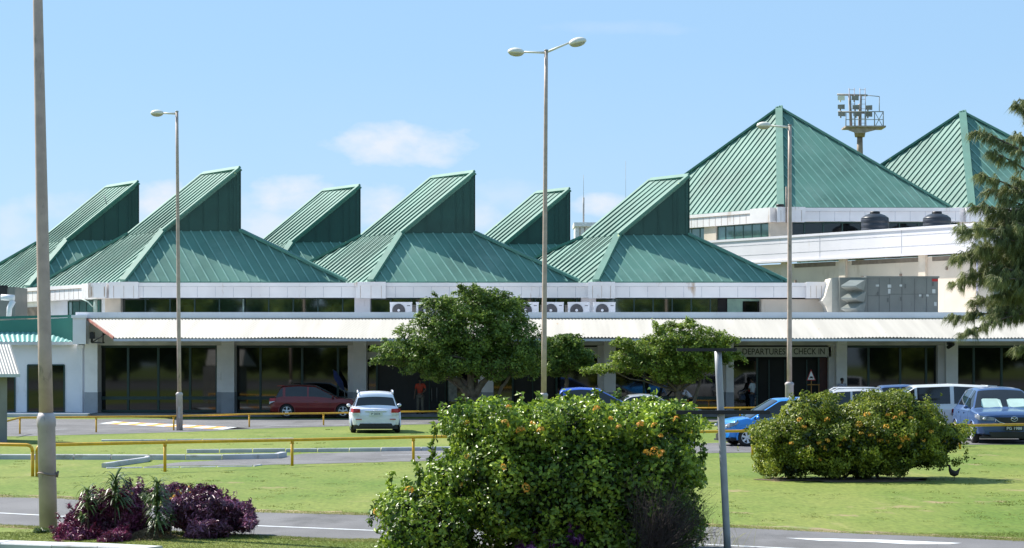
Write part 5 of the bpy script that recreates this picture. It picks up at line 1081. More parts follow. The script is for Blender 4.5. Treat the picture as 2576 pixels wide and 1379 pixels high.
# ================================================================ vegetation
def nz(p, f, ph=0.0):      # cheap smooth noise
    x, y, z = p[:, 0]*f, p[:, 1]*f, p[:, 2]*f
    return (np.sin(x*1.7+ph+1.3*np.sin(y*1.1+ph*2)) + np.sin(y*1.9+ph*1.7+1.2*np.sin(z*1.3+ph)) + np.sin(z*1.6+ph*0.7+1.4*np.sin(x*0.9+ph*1.1)))/3
def sdf(p, blobs):
    d = np.full(len(p), 1e9)
    for (c, r, pw) in blobs:
        q = np.abs((p-np.array(c))/np.array(r)); k = (q**pw).sum(1)**(1/pw); d = np.minimum(d, (k-1)*min(r))
    return d
def blob_points(rng, blobs, n, depth=0.3, lump=0.08, lf=3.0, ph=0.0, inner=0.0, bias=2.0):
    lo = np.min([np.array(c)-np.array(r) for c, r, _ in blobs], 0)-0.2; hi = np.max([np.array(c)+np.array(r) for c, r, _ in blobs], 0)+0.2
    out = []; cnt = 0; it = 0
    while cnt < n and it < 200:
        it += 1; p = rng.uniform(lo, hi, (n*2, 3)); d = sdf(p, blobs) + 0.25*lump + lump*nz(p, lf, ph) + 0.4*lump*nz(p, lf*2.7, ph+1)
        keep = (d < 0) & (d > -depth); w = np.clip(1+d/depth, 0, 1)**bias
        keep &= rng.uniform(0, 1, len(p)) < (inner + (1-inner)*w); q = p[keep]; out.append(q); cnt += len(q)
    p = np.concatenate(out)[:n]; e = 0.05; g = np.stack([sdf(p+np.eye(3)[i]*e, blobs)-sdf(p-np.eye(3)[i]*e, blobs) for i in range(3)], 1); g += rng.normal(0, 1e-4, g.shape)
    return p, g/np.linalg.norm(g, axis=1, keepdims=True)
def leaves(rng, p, nrm, ln, wd, spread=0.8, fold=0.25, up=0.35, droop=0.0):
    """four-cornered leaves folded along the midrib"""
    n = len(p); nn = nrm + rng.normal(0, spread, (n, 3)); nn[:, 2] += up; nn /= np.linalg.norm(nn, axis=1, keepdims=True)
    t = rng.normal(0, 1, (n, 3)); t[:, 2] -= droop; t -= nn*(t*nn).sum(1, keepdims=True); t /= np.linalg.norm(t, axis=1, keepdims=True); s = np.cross(nn, t)
    L_ = ln*rng.uniform(0.65, 1.25, (n, 1)); W_ = wd*rng.uniform(0.7, 1.2, (n, 1))
    a = p - t*L_*0.5; c = p + t*L_*0.5 - nn*L_*0.08; m_ = p - t*L_*0.02
    l = m_ + s*W_*0.5 + nn*W_*fold; r = m_ - s*W_*0.5 + nn*W_*fold
    v = np.stack([a, l, c, r], 1).reshape(-1, 3); o = np.arange(n)[:, None]*4
    f = np.concatenate([o+np.array([[0, 1, 2]]), o+np.array([[0, 2, 3]])]); return v, f
def mesh_np(name, v, f, m, parent=None, smooth=False):
    me = bpy.data.meshes.new(name); k = f.shape[1]
    me.vertices.add(len(v)); me.vertices.foreach_set('co', v.astype(np.float32).ravel()); me.loops.add(f.size); me.loops.foreach_set('vertex_index', f.astype(np.int32).ravel())
    me.polygons.add(len(f)); me.polygons.foreach_set('loop_start', np.arange(0, f.size, k, dtype=np.int32)); me.update(calc_edges=True); me.materials.append(m)
    o = bpy.data.objects.new(name, me); C.objects.link(o)
    if parent: o.parent = parent; o.matrix_parent_inverse = root_matrix(parent).inverted()
    return o
def leafmat(name, col, col2, rough=0.38, isl=0.45, trans=0.22, spec=0.5): return mat(name, col, rough, var=0.3, scale=1.6, island=isl, trans=trans, spec=spec, col2=col2)
def PB(px, py, Y, rx, ry, rd, pw=2.2):       # blob given by photo position and size
    s = Y/F; return ((X(px, Y), Y, Z(py, Y)), (rx*s, rd, ry*s), pw)
def flower_mesh(name, rad=0.055, npt=26, seed=0, petal=0.022):
    r_ = np.random.default_rng(seed); p = r_.normal(0, 1, (npt, 3)); p[:, 2] = np.abs(p[:, 2])*0.7; p = p/np.linalg.norm(p, axis=1, keepdims=True)
    v, f = leaves(r_, p*rad, p, petal*1.6, petal, 0.25, 0.1, 0.1); return v, f
orange_fl = mat('orange_petals', (0.85, 0.40, 0.03), 0.6, var=0.25, scale=8, trans=0.25, col2=(0.95, 0.60, 0.10), island=0.2)
def flowers(parent, pts, nrms, seed, rad=0.05, m=None, name='flower'):
    first = None; r_ = np.random.default_rng(seed)
    for i, (p, n) in enumerate(zip(pts, nrms)):
        if first is None:
            v, f = flower_mesh(name, rad, 30, seed, rad*0.5); first = mesh_np(name, v, f, m or orange_fl); o = first
        else: o = first.copy(); C.objects.link(o)
        o.parent = parent; pm = root_matrix(parent); o.matrix_parent_inverse = pm.inverted()
        o.location = Vector(p) + Vector(n)*0.03; o.rotation_euler = (r_.uniform(-0.9, 0.2), r_.uniform(-0.6, 0.6), r_.uniform(0, 6)); s = r_.uniform(0.6, 1.25); o.scale = (s, s, s)
bark_m = mat('bark', (0.11, 0.085, 0.065), 0.9, var=0.3, scale=6, bump=0.6, bscale=25)
def limb(b, p0, p1, r0, r1, rng_, wob=0.08, n=7, seg=8):
    p0, p1 = Vector(p0), Vector(p1); pts = []; L_ = (p1-p0).length
    for i in range(n+1):
        f = i/n; q = p0.lerp(p1, f); w_ = math.sin(f*math.pi)*wob*L_; pts.append(q + Vector(rng_.normal(0, 0.35, 3))*w_ + Vector((0,0,1))*w_*0.3)
    b.tube(pts, [r0+(r1-r0)*i/n for i in range(n+1)], seg); return pts

# ---- big flowering bush in the foreground
Yb = 34.0
bush = thing('flowering_bush', 'big clipped flat-topped bush with glossy leaves and orange flowers in the foreground', 'bush', (X(1400,Yb), Yb, 0))
rg = np.random.default_rng(11)
bl = [PB(1440,1095,Yb,285,88,1.3,4.5), PB(1430,1230,Yb,330,150,1.5,3.0), PB(1640,1120,Yb,108,98,1.1,3.0), PB(1225,1110,Yb,95,85,0.9,2.6), PB(1085,1330,33.6,140,118,1.0,2.6), PB(1190,1230,Yb,130,110,1.1,2.4), PB(1500,1340,Yb,260,120,1.4,2.6), PB(1690,1135,Yb,62,62,0.7,2.4), PB(1010,1300,33.6,66,80,0.7,2.3)]
p, nr_ = blob_points(rg, bl, 50000, 0.42, 0.17, 5.0, 0.4, inner=0.03)
lm = leafmat('glossy_leaf', (0.085, 0.185, 0.020), (0.30, 0.43, 0.045), 0.36, 0.6, 0.33, 0.38)
v, f = leaves(rg, p, nr_, 0.088, 0.054, 0.75, 0.20, 0.35); mesh_np('foliage', v, f, lm, bush)
p2, n2 = blob_points(rg, [(c, tuple(np.array(r)*0.80), w) for c, r, w in bl], 20000, 0.9, 0.1, 3, 0.4, inner=0.6); v, f = leaves(rg, p2, n2, 0.10, 0.06, 1.2, 0.2, 0.1); mesh_np('inner_foliage', v, f, leafmat('inner_leaf_shaded', (0.016, 0.040, 0.008), (0.03, 0.06, 0.012), 0.5, 0.4, 0.1), bush)  # inner leaves darkened in colour to stand for shade inside the bush
# sprigs that stick out of the outline
sv, sf, cnt = [], [], 0; stem = MB()
spr = [(1085,1125,1068),(1110,1075,1015),(1075,1175,1130),(1150,1045,1003),(985,1222,1188),(1055,1195,1160),(1745,1100,1060),(1765,1150,1120),(1735,1205,1190),(945,1275,1245),(1300,1015,990),(1420,1008,985),(1560,1005,984),(1640,1010,990),(1695,1025,1002),(1240,1020,1000),(1180,1035,1008),(1020,1230,1200),(1490,1004,982),(930,1300,1268),(1358,1008,990)]
for (px, pb, pt) in spr:
    a = V(px+rg.uniform(-3,3), pb+25, Yb-0.3+rg.uniform(-0.2,0.3)); c = V(px+rg.uniform(-14,14), pt, Yb-0.35+rg.uniform(-0.3,0.2)); stem.tube([a, a.lerp(c,0.5)+Vector((0.02,0,0)), c], 0.006, 5)
    for q in range(34):
        ff = rg.uniform(0.2, 1.02); sv.append(np.array(a.lerp(c, ff)) + rg.normal(0, 0.03, 3)); sf.append(np.array([rg.normal(0,0.6), -0.5, 0.4]))
v, f = leaves(rg, np.array(sv), np.array(sf), 0.105, 0.062, 0.6); mesh_np('sprig_leaves', v, f, lm, bush); stem.build('sprig_stem', bark_m, bush)
fl = []
for (px, py) in ((1175,1070),(1175,1153),(1205,1187),(1270,1072),(1305,1085),(1340,1070),(1310,1090),(1535,1058),(1556,1080),(1610,1074),(1645,1076),(1660,1103),(1647,1140),(1663,1148),(1625,1145),(1360,1088),(1265,1180),(1030,1238),(950,1295),(1280,1030),(1500,1035),(1700,1060),(1320,1232),(1165,1225)):
    for Yq in np.linspace(31.5, 34.6, 63):
        w = np.array([[X(px,Yq), Yq, Z(py,Yq)]])
        if sdf(w, bl)[0] + 0.05+0.17*nz(w, 5.0, 0.4)[0] < -0.02: fl.append(w[0]+np.array([0,-0.09,0.02])); break
flowers(bush, fl, [(0,-1,0.4)]*len(fl), 5, 0.058)
b = MB(); rr = np.random.default_rng(3)
for q in range(14): limb(b, (X(1400,Yb)+rr.uniform(-0.7,0.7), Yb+rr.uniform(-0.4,0.4), 0), (X(1400,Yb)+rr.uniform(-2.0,2.0), Yb+rr.uniform(-0.9,0.9), rr.uniform(1.2,2.2)), 0.035, 0.012, rr, 0.05, 5, 6)
b.build('stem', bark_m, bush)
# ---- dark twiggy shrub in its right flank
tw = thing('twiggy_shrub', 'dark leafless twiggy shrub leaning out below the right side of the big bush', 'shrub', (X(1660,33), 33.0, 0)); b = MB(); rr = np.random.default_rng(8)
for q in range(420):
    a0 = np.array([X(1640,33)+rr.normal(0,0.12), 32.6+rr.uniform(-0.5,0.4), Z(1400,33)+rr.uniform(-0.1,0.4)]); dx = rr.uniform(-0.35, 0.80); e = a0 + np.array([dx, rr.normal(0,0.25), rr.uniform(0.25, 1.0)*(1.1-0.5*abs(dx))])
    m_ = (a0+e)/2 + rr.normal(0,0.05,3); b.tube([a0, m_, e], [0.005,0.0035,0.0015], 3, cap=False)
    for z_ in range(3):
        s0 = m_ + (e-m_)*rr.uniform(0,1); b.tube([s0, s0+rr.normal(0,0.09,3)+np.array([0.03,0,0.04])], [0.0022,0.001], 3, cap=False)
b.build('twigs', mat('dark_twig', (0.045, 0.030, 0.026), 0.8, var=0.3), tw)
p = []; 
for q in range(1700): dx = rr.normal(0.12, 0.32); p.append([X(1650,33)+dx, 32.7+rr.normal(0,0.3), Z(1300,33)+rr.normal(0,0.22)-abs(dx)*0.2])
v, f = leaves(rr, np.array(p), np.tile([0,-1,0.3], (len(p),1)), 0.030, 0.014, 1.0); mesh_np('foliage', v, f, leafmat('twig_leaf', (0.05, 0.05, 0.022), (0.09, 0.10, 0.035), 0.5), tw)

# ---- rear flowering bush
Yr = 54.0
bush2 = thing('flowering_bush', 'rear spreading bush dotted with orange flowers on the lawn at right, raised on short stems', 'bush', (X(2140,Yr), Yr, 0))
bl = [PB(2035,1052,Yr,78,56,1.1,3), PB(2230,1060,Yr,135,68,1.3,3), PB(2150,1105,Yr,260,62,1.5,2.6), PB(1968,1108,Yr,85,58,1.0,2.4), PB(2335,1105,Yr,85,50,1.0,2.3), PB(1980,1165,Yr,68,38,0.9,2.3), PB(2130,1150,Yr,190,50,1.2,2.4), PB(2280,1145,Yr,110,40,0.9,2.2), PB(2375,1100,Yr,52,36,0.7,2.1)]
p, nr_ = blob_points(rg, bl, 62000, 0.36, 0.20, 4.5, 1.9, inner=0.03)
lm2 = leafmat('rear_bush_leaf', (0.10, 0.165, 0.020), (0.32, 0.38, 0.045), 0.42, 0.5, 0.33, 0.35)
v, f = leaves(rg, p, nr_, 0.080, 0.042, 0.75, 0.22, 0.4); mesh_np('foliage', v, f, lm2, bush2)
p2, n2 = blob_points(rg, [(c, tuple(np.array(r)*0.84), w) for c, r, w in bl], 16000, 1.0, 0.1, 3, 0.4, inner=0.6); v, f = leaves(rg, p2, n2, 0.12, 0.07, 1.2); mesh_np('inner_foliage', v, f, MATS['inner_leaf_shaded'], bush2)  # same darkened leaves for the shaded core
fl = []; rr = np.random.default_rng(21)
cand = [(2232,1048),(2250,1055),(2268,1046),(2265,1110),(2275,1105),(2300,1098),(2310,1092),(2080,1112),(2060,1118),(2030,1128),(2120,1108),(2195,1078),(2190,1100),(2230,1115),(2340,1090),(2385,1150),(2020,1078),(1990,1120),(2010,1060),(2165,1095),(2145,1112),(2250,1098),(2320,1112),(2395,1140),(2180,1048),(2110,1125),(2060,1160),(2290,1056)]
for (px, py) in cand + [(2232+rr.normal(0,90), 1095+rr.normal(0,22)) for _ in range(8)]:
    for Yq in np.linspace(52.0, 55.6, 60):
        w = np.array([[X(px,Yq), Yq, Z(py,Yq)]])
        if sdf(w, bl)[0] + 0.06+0.20*nz(w, 4.5, 1.9)[0] < -0.02: fl.append(w[0]+np.array([0,-0.08,0.02])); break
flowers(bush2, fl, [(0,-1,0.5)]*len(fl), 6, 0.065)
b = MB()
for q in range(12): x0 = X(2140,Yr)+rr.uniform(-1.0,1.2); limb(b, (x0, Yr+rr.uniform(-0.4,0.4), 0), (x0+rr.uniform(-1.4,1.4), Yr+rr.uniform(-0.7,0.7), rr.uniform(0.6,1.3)), 0.04, 0.015, rr, 0.06, 5, 6)
b.build('stem', bark_m, bush2)

# ---- broad trees in front of the canopy
def broad_tree(label, base, trunk_h, blobs, n, seed, tr, limbs, leafcol, ln=0.15, droop=0.3, sprays=150):
    t = thing('broadleaf_tree', label, 'tree', base); rr = np.random.default_rng(seed); b = MB()
    cB_ = Vector(base)
    for (p0, p1, r0, r1) in limbs: limb(b, p0, p1, r0, r1, rr, 0.07, 7, 9)
    for (c, r, w) in blobs:
        for q in range(4):
            e = Vector(c) + Vector((rr.uniform(-0.7,0.7)*r[0], rr.uniform(-0.7,0.7)*r[1], rr.uniform(-0.2,0.7)*r[2])); limb(b, limbs[rr.integers(0,len(limbs))][1], e, 0.05, 0.012, rr, 0.08, 5, 5)
    b.build('trunk', bark_m, t)
    P_, N_ = [], []
    for k, (c, r, w) in enumerate(blobs):      # every clump keeps its own outline: light tops, gaps below
        m_ = int(n*(r[0]*r[2])/sum(q[1][0]*q[1][2] for q in blobs)); p, q = blob_points(rr, [(c, r, w)], m_, 0.60*min(r), 0.34*min(r), 2.6/max(0.5, min(r)), k*1.7, inner=0.12); P_.append(p); N_.append(q)
    # twig sprays poking out
    for q in range(sprays):
        c, r, w = blobs[rr.integers(0, len(blobs))]; d = rr.normal(0, 1, 3); d[2] = abs(d[2])*0.6; d /= np.linalg.norm(d); s0 = np.array(c)+d*np.array(r)*0.95; ex = d*rr.uniform(0.25,0.65)+np.array([0,0,-0.10]); k = 55
        ff = rr.uniform(0, 1, (k,1)); P_.append(s0+ex*ff + np.array([0,0,-0.15])*ff**2 + rr.normal(0,0.055,(k,3))); N_.append(np.tile([d[0]*0.3,d[1]*0.3,1.0],(k,1)))
    p = np.concatenate(P_); q = np.concatenate(N_); v, f = leaves(rr, p, q, ln, ln*0.5, 0.7, 0.2, 0.5, droop); mesh_np('crown', v, f, leafcol, t); return t
lmt = leafmat('tree_leaf', (0.085, 0.170, 0.028), (0.200, 0.300, 0.055), 0.45, 0.5, 0.38, 0.4)
lmt2 = leafmat('tree_leaf_light', (0.125, 0.215, 0.030), (0.260, 0.360, 0.058), 0.45, 0.5, 0.4, 0.35)
Yt = 100.0
b1 = [PB(1190,775,Yt,85,38,1.3,2.2), PB(1120,800,Yt,62,36,1.1), PB(1265,800,Yt,62,40,1.1), PB(1085,850,Yt,90,40,1.3), PB(1190,845,Yt,105,55,1.5), PB(1295,860,Yt,68,56,1.3), PB(1010,885,Yt,66,28,1.0), PB(1060,905,Yt,72,36,1.1), PB(1150,905,Yt,95,45,1.4), PB(1260,915,Yt,88,42,1.3), PB(1330,900,Yt,40,48,1.0), PB(975,905,Yt,30,15,0.6), PB(1100,935,Yt,45,25,0.9), PB(1225,745,Yt,45,20,0.8), PB(1180,735,Yt,22,14,0.5), PB(1105,765,Yt,25,20,0.6), PB(1285,765,Yt,30,22,0.6)]
b0 = V(1188,1064,Yt); b0.z = 0; fk = V(1190,1000,Yt)
broad_tree('largest broadleaf tree with a dense rounded crown left of the tallest lamp post', tuple(b0), 1, b1, 38000, 31, 0, [(b0, fk, 0.42, 0.30), (fk, V(1120,935,Yt), 0.20, 0.09), (fk, V(1175,900,Yt), 0.20, 0.08), (fk, V(1245,925,Yt-0.4), 0.17, 0.08), (fk, V(1210,905,Yt+0.6), 0.18, 0.08), (V(1232,1040,Yt-0.2), V(1290,930,Yt), 0.10, 0.06)], lmt, 0.155)
b2 = [PB(1415,870,103,45,28,1.0), PB(1450,905,103,48,30,1.0), PB(1400,915,103,40,32,0.9), PB(1480,925,103,26,14,0.6), PB(1430,850,103,22,12,0.5), PB(1380,880,103,25,30,0.7)]
b0 = V(1425,1060,103); b0.z = 0
broad_tree('small dark tree just right of the tallest lamp post, behind the royal blue hatchback', tuple(b0), 1, b2, 13000, 37, 0, [(b0, V(1425,950,103), 0.14, 0.09), (V(1425,950,103), V(1450,905,103), 0.08, 0.04), (V(1425,950,103), V(1398,905,103), 0.08, 0.04)], lmt, 0.15, sprays=35)
b3 = [PB(1690,850,Yt,62,22,1.1), PB(1770,850,Yt,60,24,1.1), PB(1640,880,Yt,65,26,1.1), PB(1730,885,Yt,85,30,1.3), PB(1590,905,Yt,52,22,0.9), PB(1800,880,Yt,45,20,0.9), PB(1655,920,Yt,85,26,1.2), PB(1750,915,Yt,70,30,1.1), PB(1540,925,Yt,50,14,0.8), PB(1575,865,Yt,32,13,0.6), PB(1505,932,Yt,26,8,0.5), PB(1830,900,Yt,24,10,0.5), PB(1658,830,Yt,16,12,0.4), PB(1700,950,Yt,60,16,0.9), PB(1725,820,Yt,30,8,0.4), PB(1815,858,Yt,28,10,0.5)]
b0 = V(1715,1062,Yt); b0.z = 0; fk = V(1705,985,Yt)
broad_tree('light green flat-crowned tree in front of the canopy behind the sign post', tuple(b0), 1, b3, 21000, 41, 0, [(b0, fk, 0.15, 0.12), (fk, V(1650,925,Yt), 0.10, 0.05), (fk, V(1725,915,Yt), 0.10, 0.05), (b0+Vector((0.3,0,0)), V(1770,925,Yt), 0.10, 0.05)], lmt2, 0.14, sprays=130)

# ---- casuarina at the right edge
Yc_ = 70.0
cas = thing('casuarina_tree', 'tall feathery casuarina with drooping needle sprays at the right edge', 'tree', (X(2650,Yc_), Yc_, 0)); rr = np.random.default_rng(51); b = MB()
tp = [(X(2650,Yc_),Yc_,0), (X(2640,Yc_),Yc_,4), (X(2632,Yc_),Yc_,8), (X(2628,Yc_),Yc_,Z(330,Yc_)), (X(2600,Yc_),Yc_,Z(200,Yc_))]
b.tube(tp, [0.30,0.25,0.18,0.11,0.03], 12)
brs = [((2630,400),(2580,250),0.3,0.5,1.0),((2630,420),(2450,328),0.3,0.9,1.3),((2635,470),(2500,385),0.3,0.8,1.2),((2635,520),(2465,440),0.3,0.7,1.1),((2640,560),(2455,520),0.4,0.9,1.2),((2640,600),(2420,580),0.4,1.1,1.4),((2640,640),(2410,650),0.5,1.2,1.4),((2642,680),(2425,700),0.5,1.1,1.3),((2645,720),(2405,715),0.4,0.9,1.2),((2645,760),(2455,760),0.5,1.1,1.3),((2645,800),(2400,800),0.4,0.9,1.2),
       ((2645,640),(2500,600),0.6,1.2,1.3),((2645,700),(2510,680),0.7,1.3,1.4),((2645,760),(2520,740),0.6,1.2,1.4),((2640,560),(2530,500),0.5,1.0,1.2),((2645,800),(2500,790),0.4,1.0,1.2),((2640,500),(2560,450),0.4,0.8,1.1),((2645,880),(2550,878),0.2,0.4,0.8),((2640,620),(2560,560),0.6,1.2,1.2),((2645,730),(2570,700),0.7,1.3,1.3),((2645,780),(2430,840),0.3,0.7,1.2),((2640,540),(2430,600),0.5,1.0,1.3),((2640,600),(2700,540),0.5,1,1),((2640,700),(2720,660),0.5,1,1),((2636,440),(2690,380),0.5,1,1),
       ((2640,600),(2490,560),0.8,1.3,1.5),((2640,640),(2470,625),0.8,1.3,1.6),((2640,680),(2480,665),0.8,1.3,1.6),((2642,720),(2500,705),0.8,1.3,1.6),((2645,750),(2540,745),0.9,1.3,1.6),((2645,600),(2550,590),0.9,1.3,1.6),((2645,660),(2560,640),0.9,1.3,1.6),((2645,560),(2500,540),0.8,1.2,1.3),((2645,800),(2540,770),0.8,1.3,1.6),((2645,690),(2440,640),0.7,1.2,1.3),((2645,740),(2580,720),0.9,1.3,1.6),((2645,500),(2480,480),0.5,0.9,1.0),((2636,380),(2560,340),0.4,0.8,1.2),((2630,300),(2560,262),0.3,0.5,1.2)]
P0, D0, LN = [], [], []
for k, ((x0,y0),(x1,y1),dl,dn,ks) in enumerate(brs):
    a, e = V(x0,y0,Yc_), V(x1,y1,Yc_+rr.normal(0,0.6)); ln_ = (e-a).length; mid = a.lerp(e,0.55)+Vector((0,0,0.10*ln_)); pts = []
    for i in range(9): f_ = i/8; pts.append(a*(1-f_)**2 + mid*2*f_*(1-f_) + e*f_**2)
    b.tube(pts, [0.055-(0.045*i/8) for i in range(9)], 6)
    ns = int(19*ks*max(1, ln_/1.5))
    for q in range(ns):
        f_ = rr.uniform(0.12, 1.02)**0.75; i = min(7, int(f_*8)); s0 = pts[i].lerp(pts[i+1], min(1.1, f_*8-i)); tl = rr.uniform(0.20, 0.42)*(0.6+dn*0.5)*(1-0.25*f_)
        out = Vector((rr.normal(-0.55,0.6), rr.normal(0,0.7), rr.normal(0.1,0.45))).normalized(); tip = s0 + out*tl; b.tube([s0, tip], [0.008,0.003], 3, cap=False)
        m_ = 42; ff = rr.uniform(0.05, 1.0, (m_,1)); pp = np.array(s0)+(np.array(tip)-np.array(s0))*ff+rr.normal(0,0.018,(m_,3))
        dd = np.array(out)*0.55 + rr.normal(0,0.20,(m_,3)) + np.array([-0.12,0,-0.95]); dd /= np.linalg.norm(dd,axis=1,keepdims=True); P0.append(pp); D0.append(dd); LN.append(rr.uniform(0.16,0.44,(m_,1))*(0.7+0.5*dl))
b.build('trunk', bark_m, cas)
P0 = np.concatenate(P0); D0 = np.concatenate(D0); LN = np.concatenate(LN); n = len(P0); sd = np.cross(D0, rr.normal(0,1,(n,3))); sd /= np.linalg.norm(sd,axis=1,keepdims=True); w = 0.0085
tip = P0+D0*LN; v = np.stack([P0-sd*w, P0+sd*w, tip+np.array([0,0,-0.02])], 1).reshape(-1,3); mesh_np('crown', v, np.arange(3*n).reshape(-1,3), leafmat('casuarina_needle', (0.13, 0.175, 0.055), (0.27, 0.30, 0.11), 0.6, 0.5, 0.3), cas)

# ---- plants in the front bed
pur = leafmat('purple_leaf', (0.120, 0.018, 0.050), (0.26, 0.055, 0.12), 0.42, 0.6, 0.15, 0.5); pur2 = leafmat('violet_leaf', (0.110, 0.025, 0.060), (0.30, 0.12, 0.20), 0.38, 0.65, 0.15, 0.5)
def purple(label, blobs, n, m, seed, name='purple_shrub', ln=0.11, wd=0.026):
    t = thing(name, label, 'shrub', (blobs[0][0][0], blobs[0][0][1], 0)); rr = np.random.default_rng(seed); p, q = blob_points(rr, blobs, n, 0.24, 0.12, 4.5, seed, inner=0.1); v, f = leaves(rr, p, q, ln, wd, 0.8, 0.2, 0.45); mesh_np('foliage', v, f, m, t)
    SP, SN = [], []
    for k in range(int(n/110)):       # leafy shoots poking out of the clump
        i = rr.integers(0, len(p)); d = q[i]*0.5 + rr.normal(0, 0.35, 3) + np.array([0, 0, 0.75]); d /= np.linalg.norm(d); ff = rr.uniform(0, 1, (16, 1)); L0 = rr.uniform(0.08, 0.24)
        SP.append(p[i] + d*L0*ff + rr.normal(0, 0.012, (16, 3))); SN.append(np.cross(np.tile(d, (16, 1)), rr.normal(0, 1, (16, 3))) + d*0.6)
    v, f = leaves(rr, np.concatenate(SP), np.concatenate(SN), ln, wd, 0.3, 0.2, 0.2); mesh_np('shoots', v, f, m, t)
    b = MB()
    for k in range(60):
        i = rr.integers(0, len(p)); a = Vector(p[i]); b.tube([a-Vector((rr.normal(0,0.03),0,0.28)), a], [0.006,0.003], 4, cap=False)
    b.build('stem', mat('purple_stem', (0.08, 0.025, 0.05), 0.7), t); return t
Y1 = 37.0
purple('purple leaved clump filling the left of the flower bed beside the thick pole', [PB(250,1310,Y1,75,58,0.5), PB(205,1345,36.2,55,28,0.4), PB(300,1300,Y1,60,62,0.5), PB(235,1265,37.3,35,30,0.3), PB(330,1290,Y1,45,55,0.45), PB(290,1350,36.0,50,18,0.3)], 15000, pur, 61)
purple('violet and purple clump filling the right of the flower bed', [PB(520,1290,Y1,80,50,0.5), PB(465,1290,Y1,50,50,0.5), PB(580,1305,Y1,55,36,0.4), PB(620,1322,36.8,34,20,0.3), PB(430,1320,36.8,40,20,0.35), PB(500,1252,37.3,45,18,0.3), PB(530,1330,36.6,95,26,0.4)], 15000, pur2, 63)
purple('pale violet sprigs at the back of the flower bed', [PB(400,1240,37.6,55,22,0.3), PB(440,1255,37.5,40,25,0.3), PB(350,1250,37.5,30,22,0.3)], 3500, pur2, 65)
purple('small violet plant under the big flowering bush at the bottom edge', [PB(1400,1366,32.9,55,22,0.25), PB(1450,1350,32.9,22,18,0.15), PB(1340,1376,32.9,28,14,0.2)], 1100, leafmat('bright_violet_leaf', (0.20, 0.05, 0.20), (0.42, 0.15, 0.40), 0.4, 0.5, 0.2), 66)
def spiky(label, px, py, Yq, hpx, n, ln, seed, col, wpx=20):
    t = thing('spiky_plant', label, 'plant', (X(px,Yq), Yq, 0)); rr = np.random.default_rng(seed); s = Yq/F; b = MB(); top = Z(py,Yq); bot_ = top-hpx*s
    b.tube([(X(px,Yq),Yq,0),(X(px,Yq),Yq,top-0.08)], [0.018,0.010], 6); b.build('stem', bark_m, t)
    vs, fs = [], []
    for k in range(n):
        z0_ = bot_ + (top-bot_)*rr.uniform(0,0.9); a = rr.uniform(0, 6.28); L_ = ln*rr.uniform(0.7,1.2); h_ = rr.uniform(0.35,1.3) if z0_ > top-0.3 else rr.uniform(0.35,1.0); d = np.array([math.cos(a), math.sin(a), 0]); o = len(vs); w_ = 0.013; sdv = np.array([-d[1], d[0], 0])
        for i in range(5):
            f_ = i/4; c = np.array([X(px,Yq),Yq,z0_]) + d*L_*f_*0.8 + np.array([0,0,1])*L_*(h_*f_ - 0.85*f_*f_); ww = w_*1.5*(1-f_)**0.6+0.001; vs += [c-sdv*ww, c+sdv*ww+np.array([0,0,0.004])]
        fs += [(o+2*i, o+2*i+1, o+2*i+3, o+2*i+2) for i in range(4)]
    b = MB(); b.add([tuple(q) for q in vs], fs, 0, True); b.build('leaves', col, t); return t
gl = leafmat('strap_leaf', (0.060, 0.125, 0.035), (0.150, 0.220, 0.075), 0.4, 0.35, 0.25)
spiky('small spiky green plant at the left end of the flower bed', 222, 1226, 36.6, 60, 60, 0.34, 71, gl); spiky('tallest spiky green plant rising from the left purple clump', 290, 1192, 36.6, 90, 110, 0.42, 72, gl); spiky('bushy spiky green plant with long arching leaves in the middle of the flower bed', 396, 1200, 36.1, 130, 250, 0.30, 73, gl)
spiky('tiny green tuft low in the right purple clump', 430, 1300, 36.4, 18, 26, 0.14, 74, gl); spiky('low green strap leaved tuft in front of the left purple clump', 205, 1296, 36.5, 20, 24, 0.18, 75, gl)
# marigold like plants
mg = thing('orange_flower_plant', 'loose green plant with small orange flowers at the back of the flower bed', 'plant', (X(470,37.3), 37.3, 0)); rr = np.random.default_rng(81)
p, q = blob_points(rr, [PB(470,1250,37.3,50,25,0.25), PB(330,1262,37.3,60,22,0.25)], 2600, 0.2, 0.08, 5, 0, inner=0.2); v, f = leaves(rr, p, q, 0.06, 0.02, 0.9); mesh_np('foliage', v, f, gl, mg)
fl = [np.array(V(x_, y_, 36.95)) for x_, y_ in ((447,1238),(452,1250),(470,1255),(480,1243),(498,1262),(478,1228),(432,1258),(440,1252),(458,1262),(512,1258),(275,1258),(330,1245),(455,1243),(420,1256),(490,1249))]
flowers(mg, fl, [(0,-1,0.5)]*len(fl), 82, 0.030)
wd = thing('weed', 'small leafy weed at the foot of the thick left pole', 'plant', (X(112,37.6), 37.6, 0)); p, q = blob_points(rr, [PB(110,1338,37.5,28,15,0.2), PB(150,1342,37.4,14,9,0.15)], 420, 0.2, 0.05, 5, 0, inner=0.4); v, f = leaves(rr, p, q, 0.07, 0.04, 0.9); mesh_np('foliage', v, f, gl, wd)
dg_ = thing('dry_clippings', 'straw coloured heap of dry clippings between the purple clumps', 'clippings', (X(365,36.3), 36.3, 0)); n = 2600; pp = np.stack([rr.normal(X(370,36.3),0.22,n), rr.normal(36.5,0.25,n), np.zeros(n)],1); pp[:,2] = 0.16*np.exp(-((pp[:,0]-X(375,36.3))/0.3)**2-((pp[:,1]-36.5)/0.4)**2)*rr.uniform(0.3,1,n)+0.01
v, f = leaves(rr, pp, np.tile([0,0,1.0],(n,1)), 0.09, 0.008, 0.5); mesh_np('straw', v, f, mat('straw', (0.30, 0.22, 0.13), 0.9, var=0.3, island=0.4), dg_)
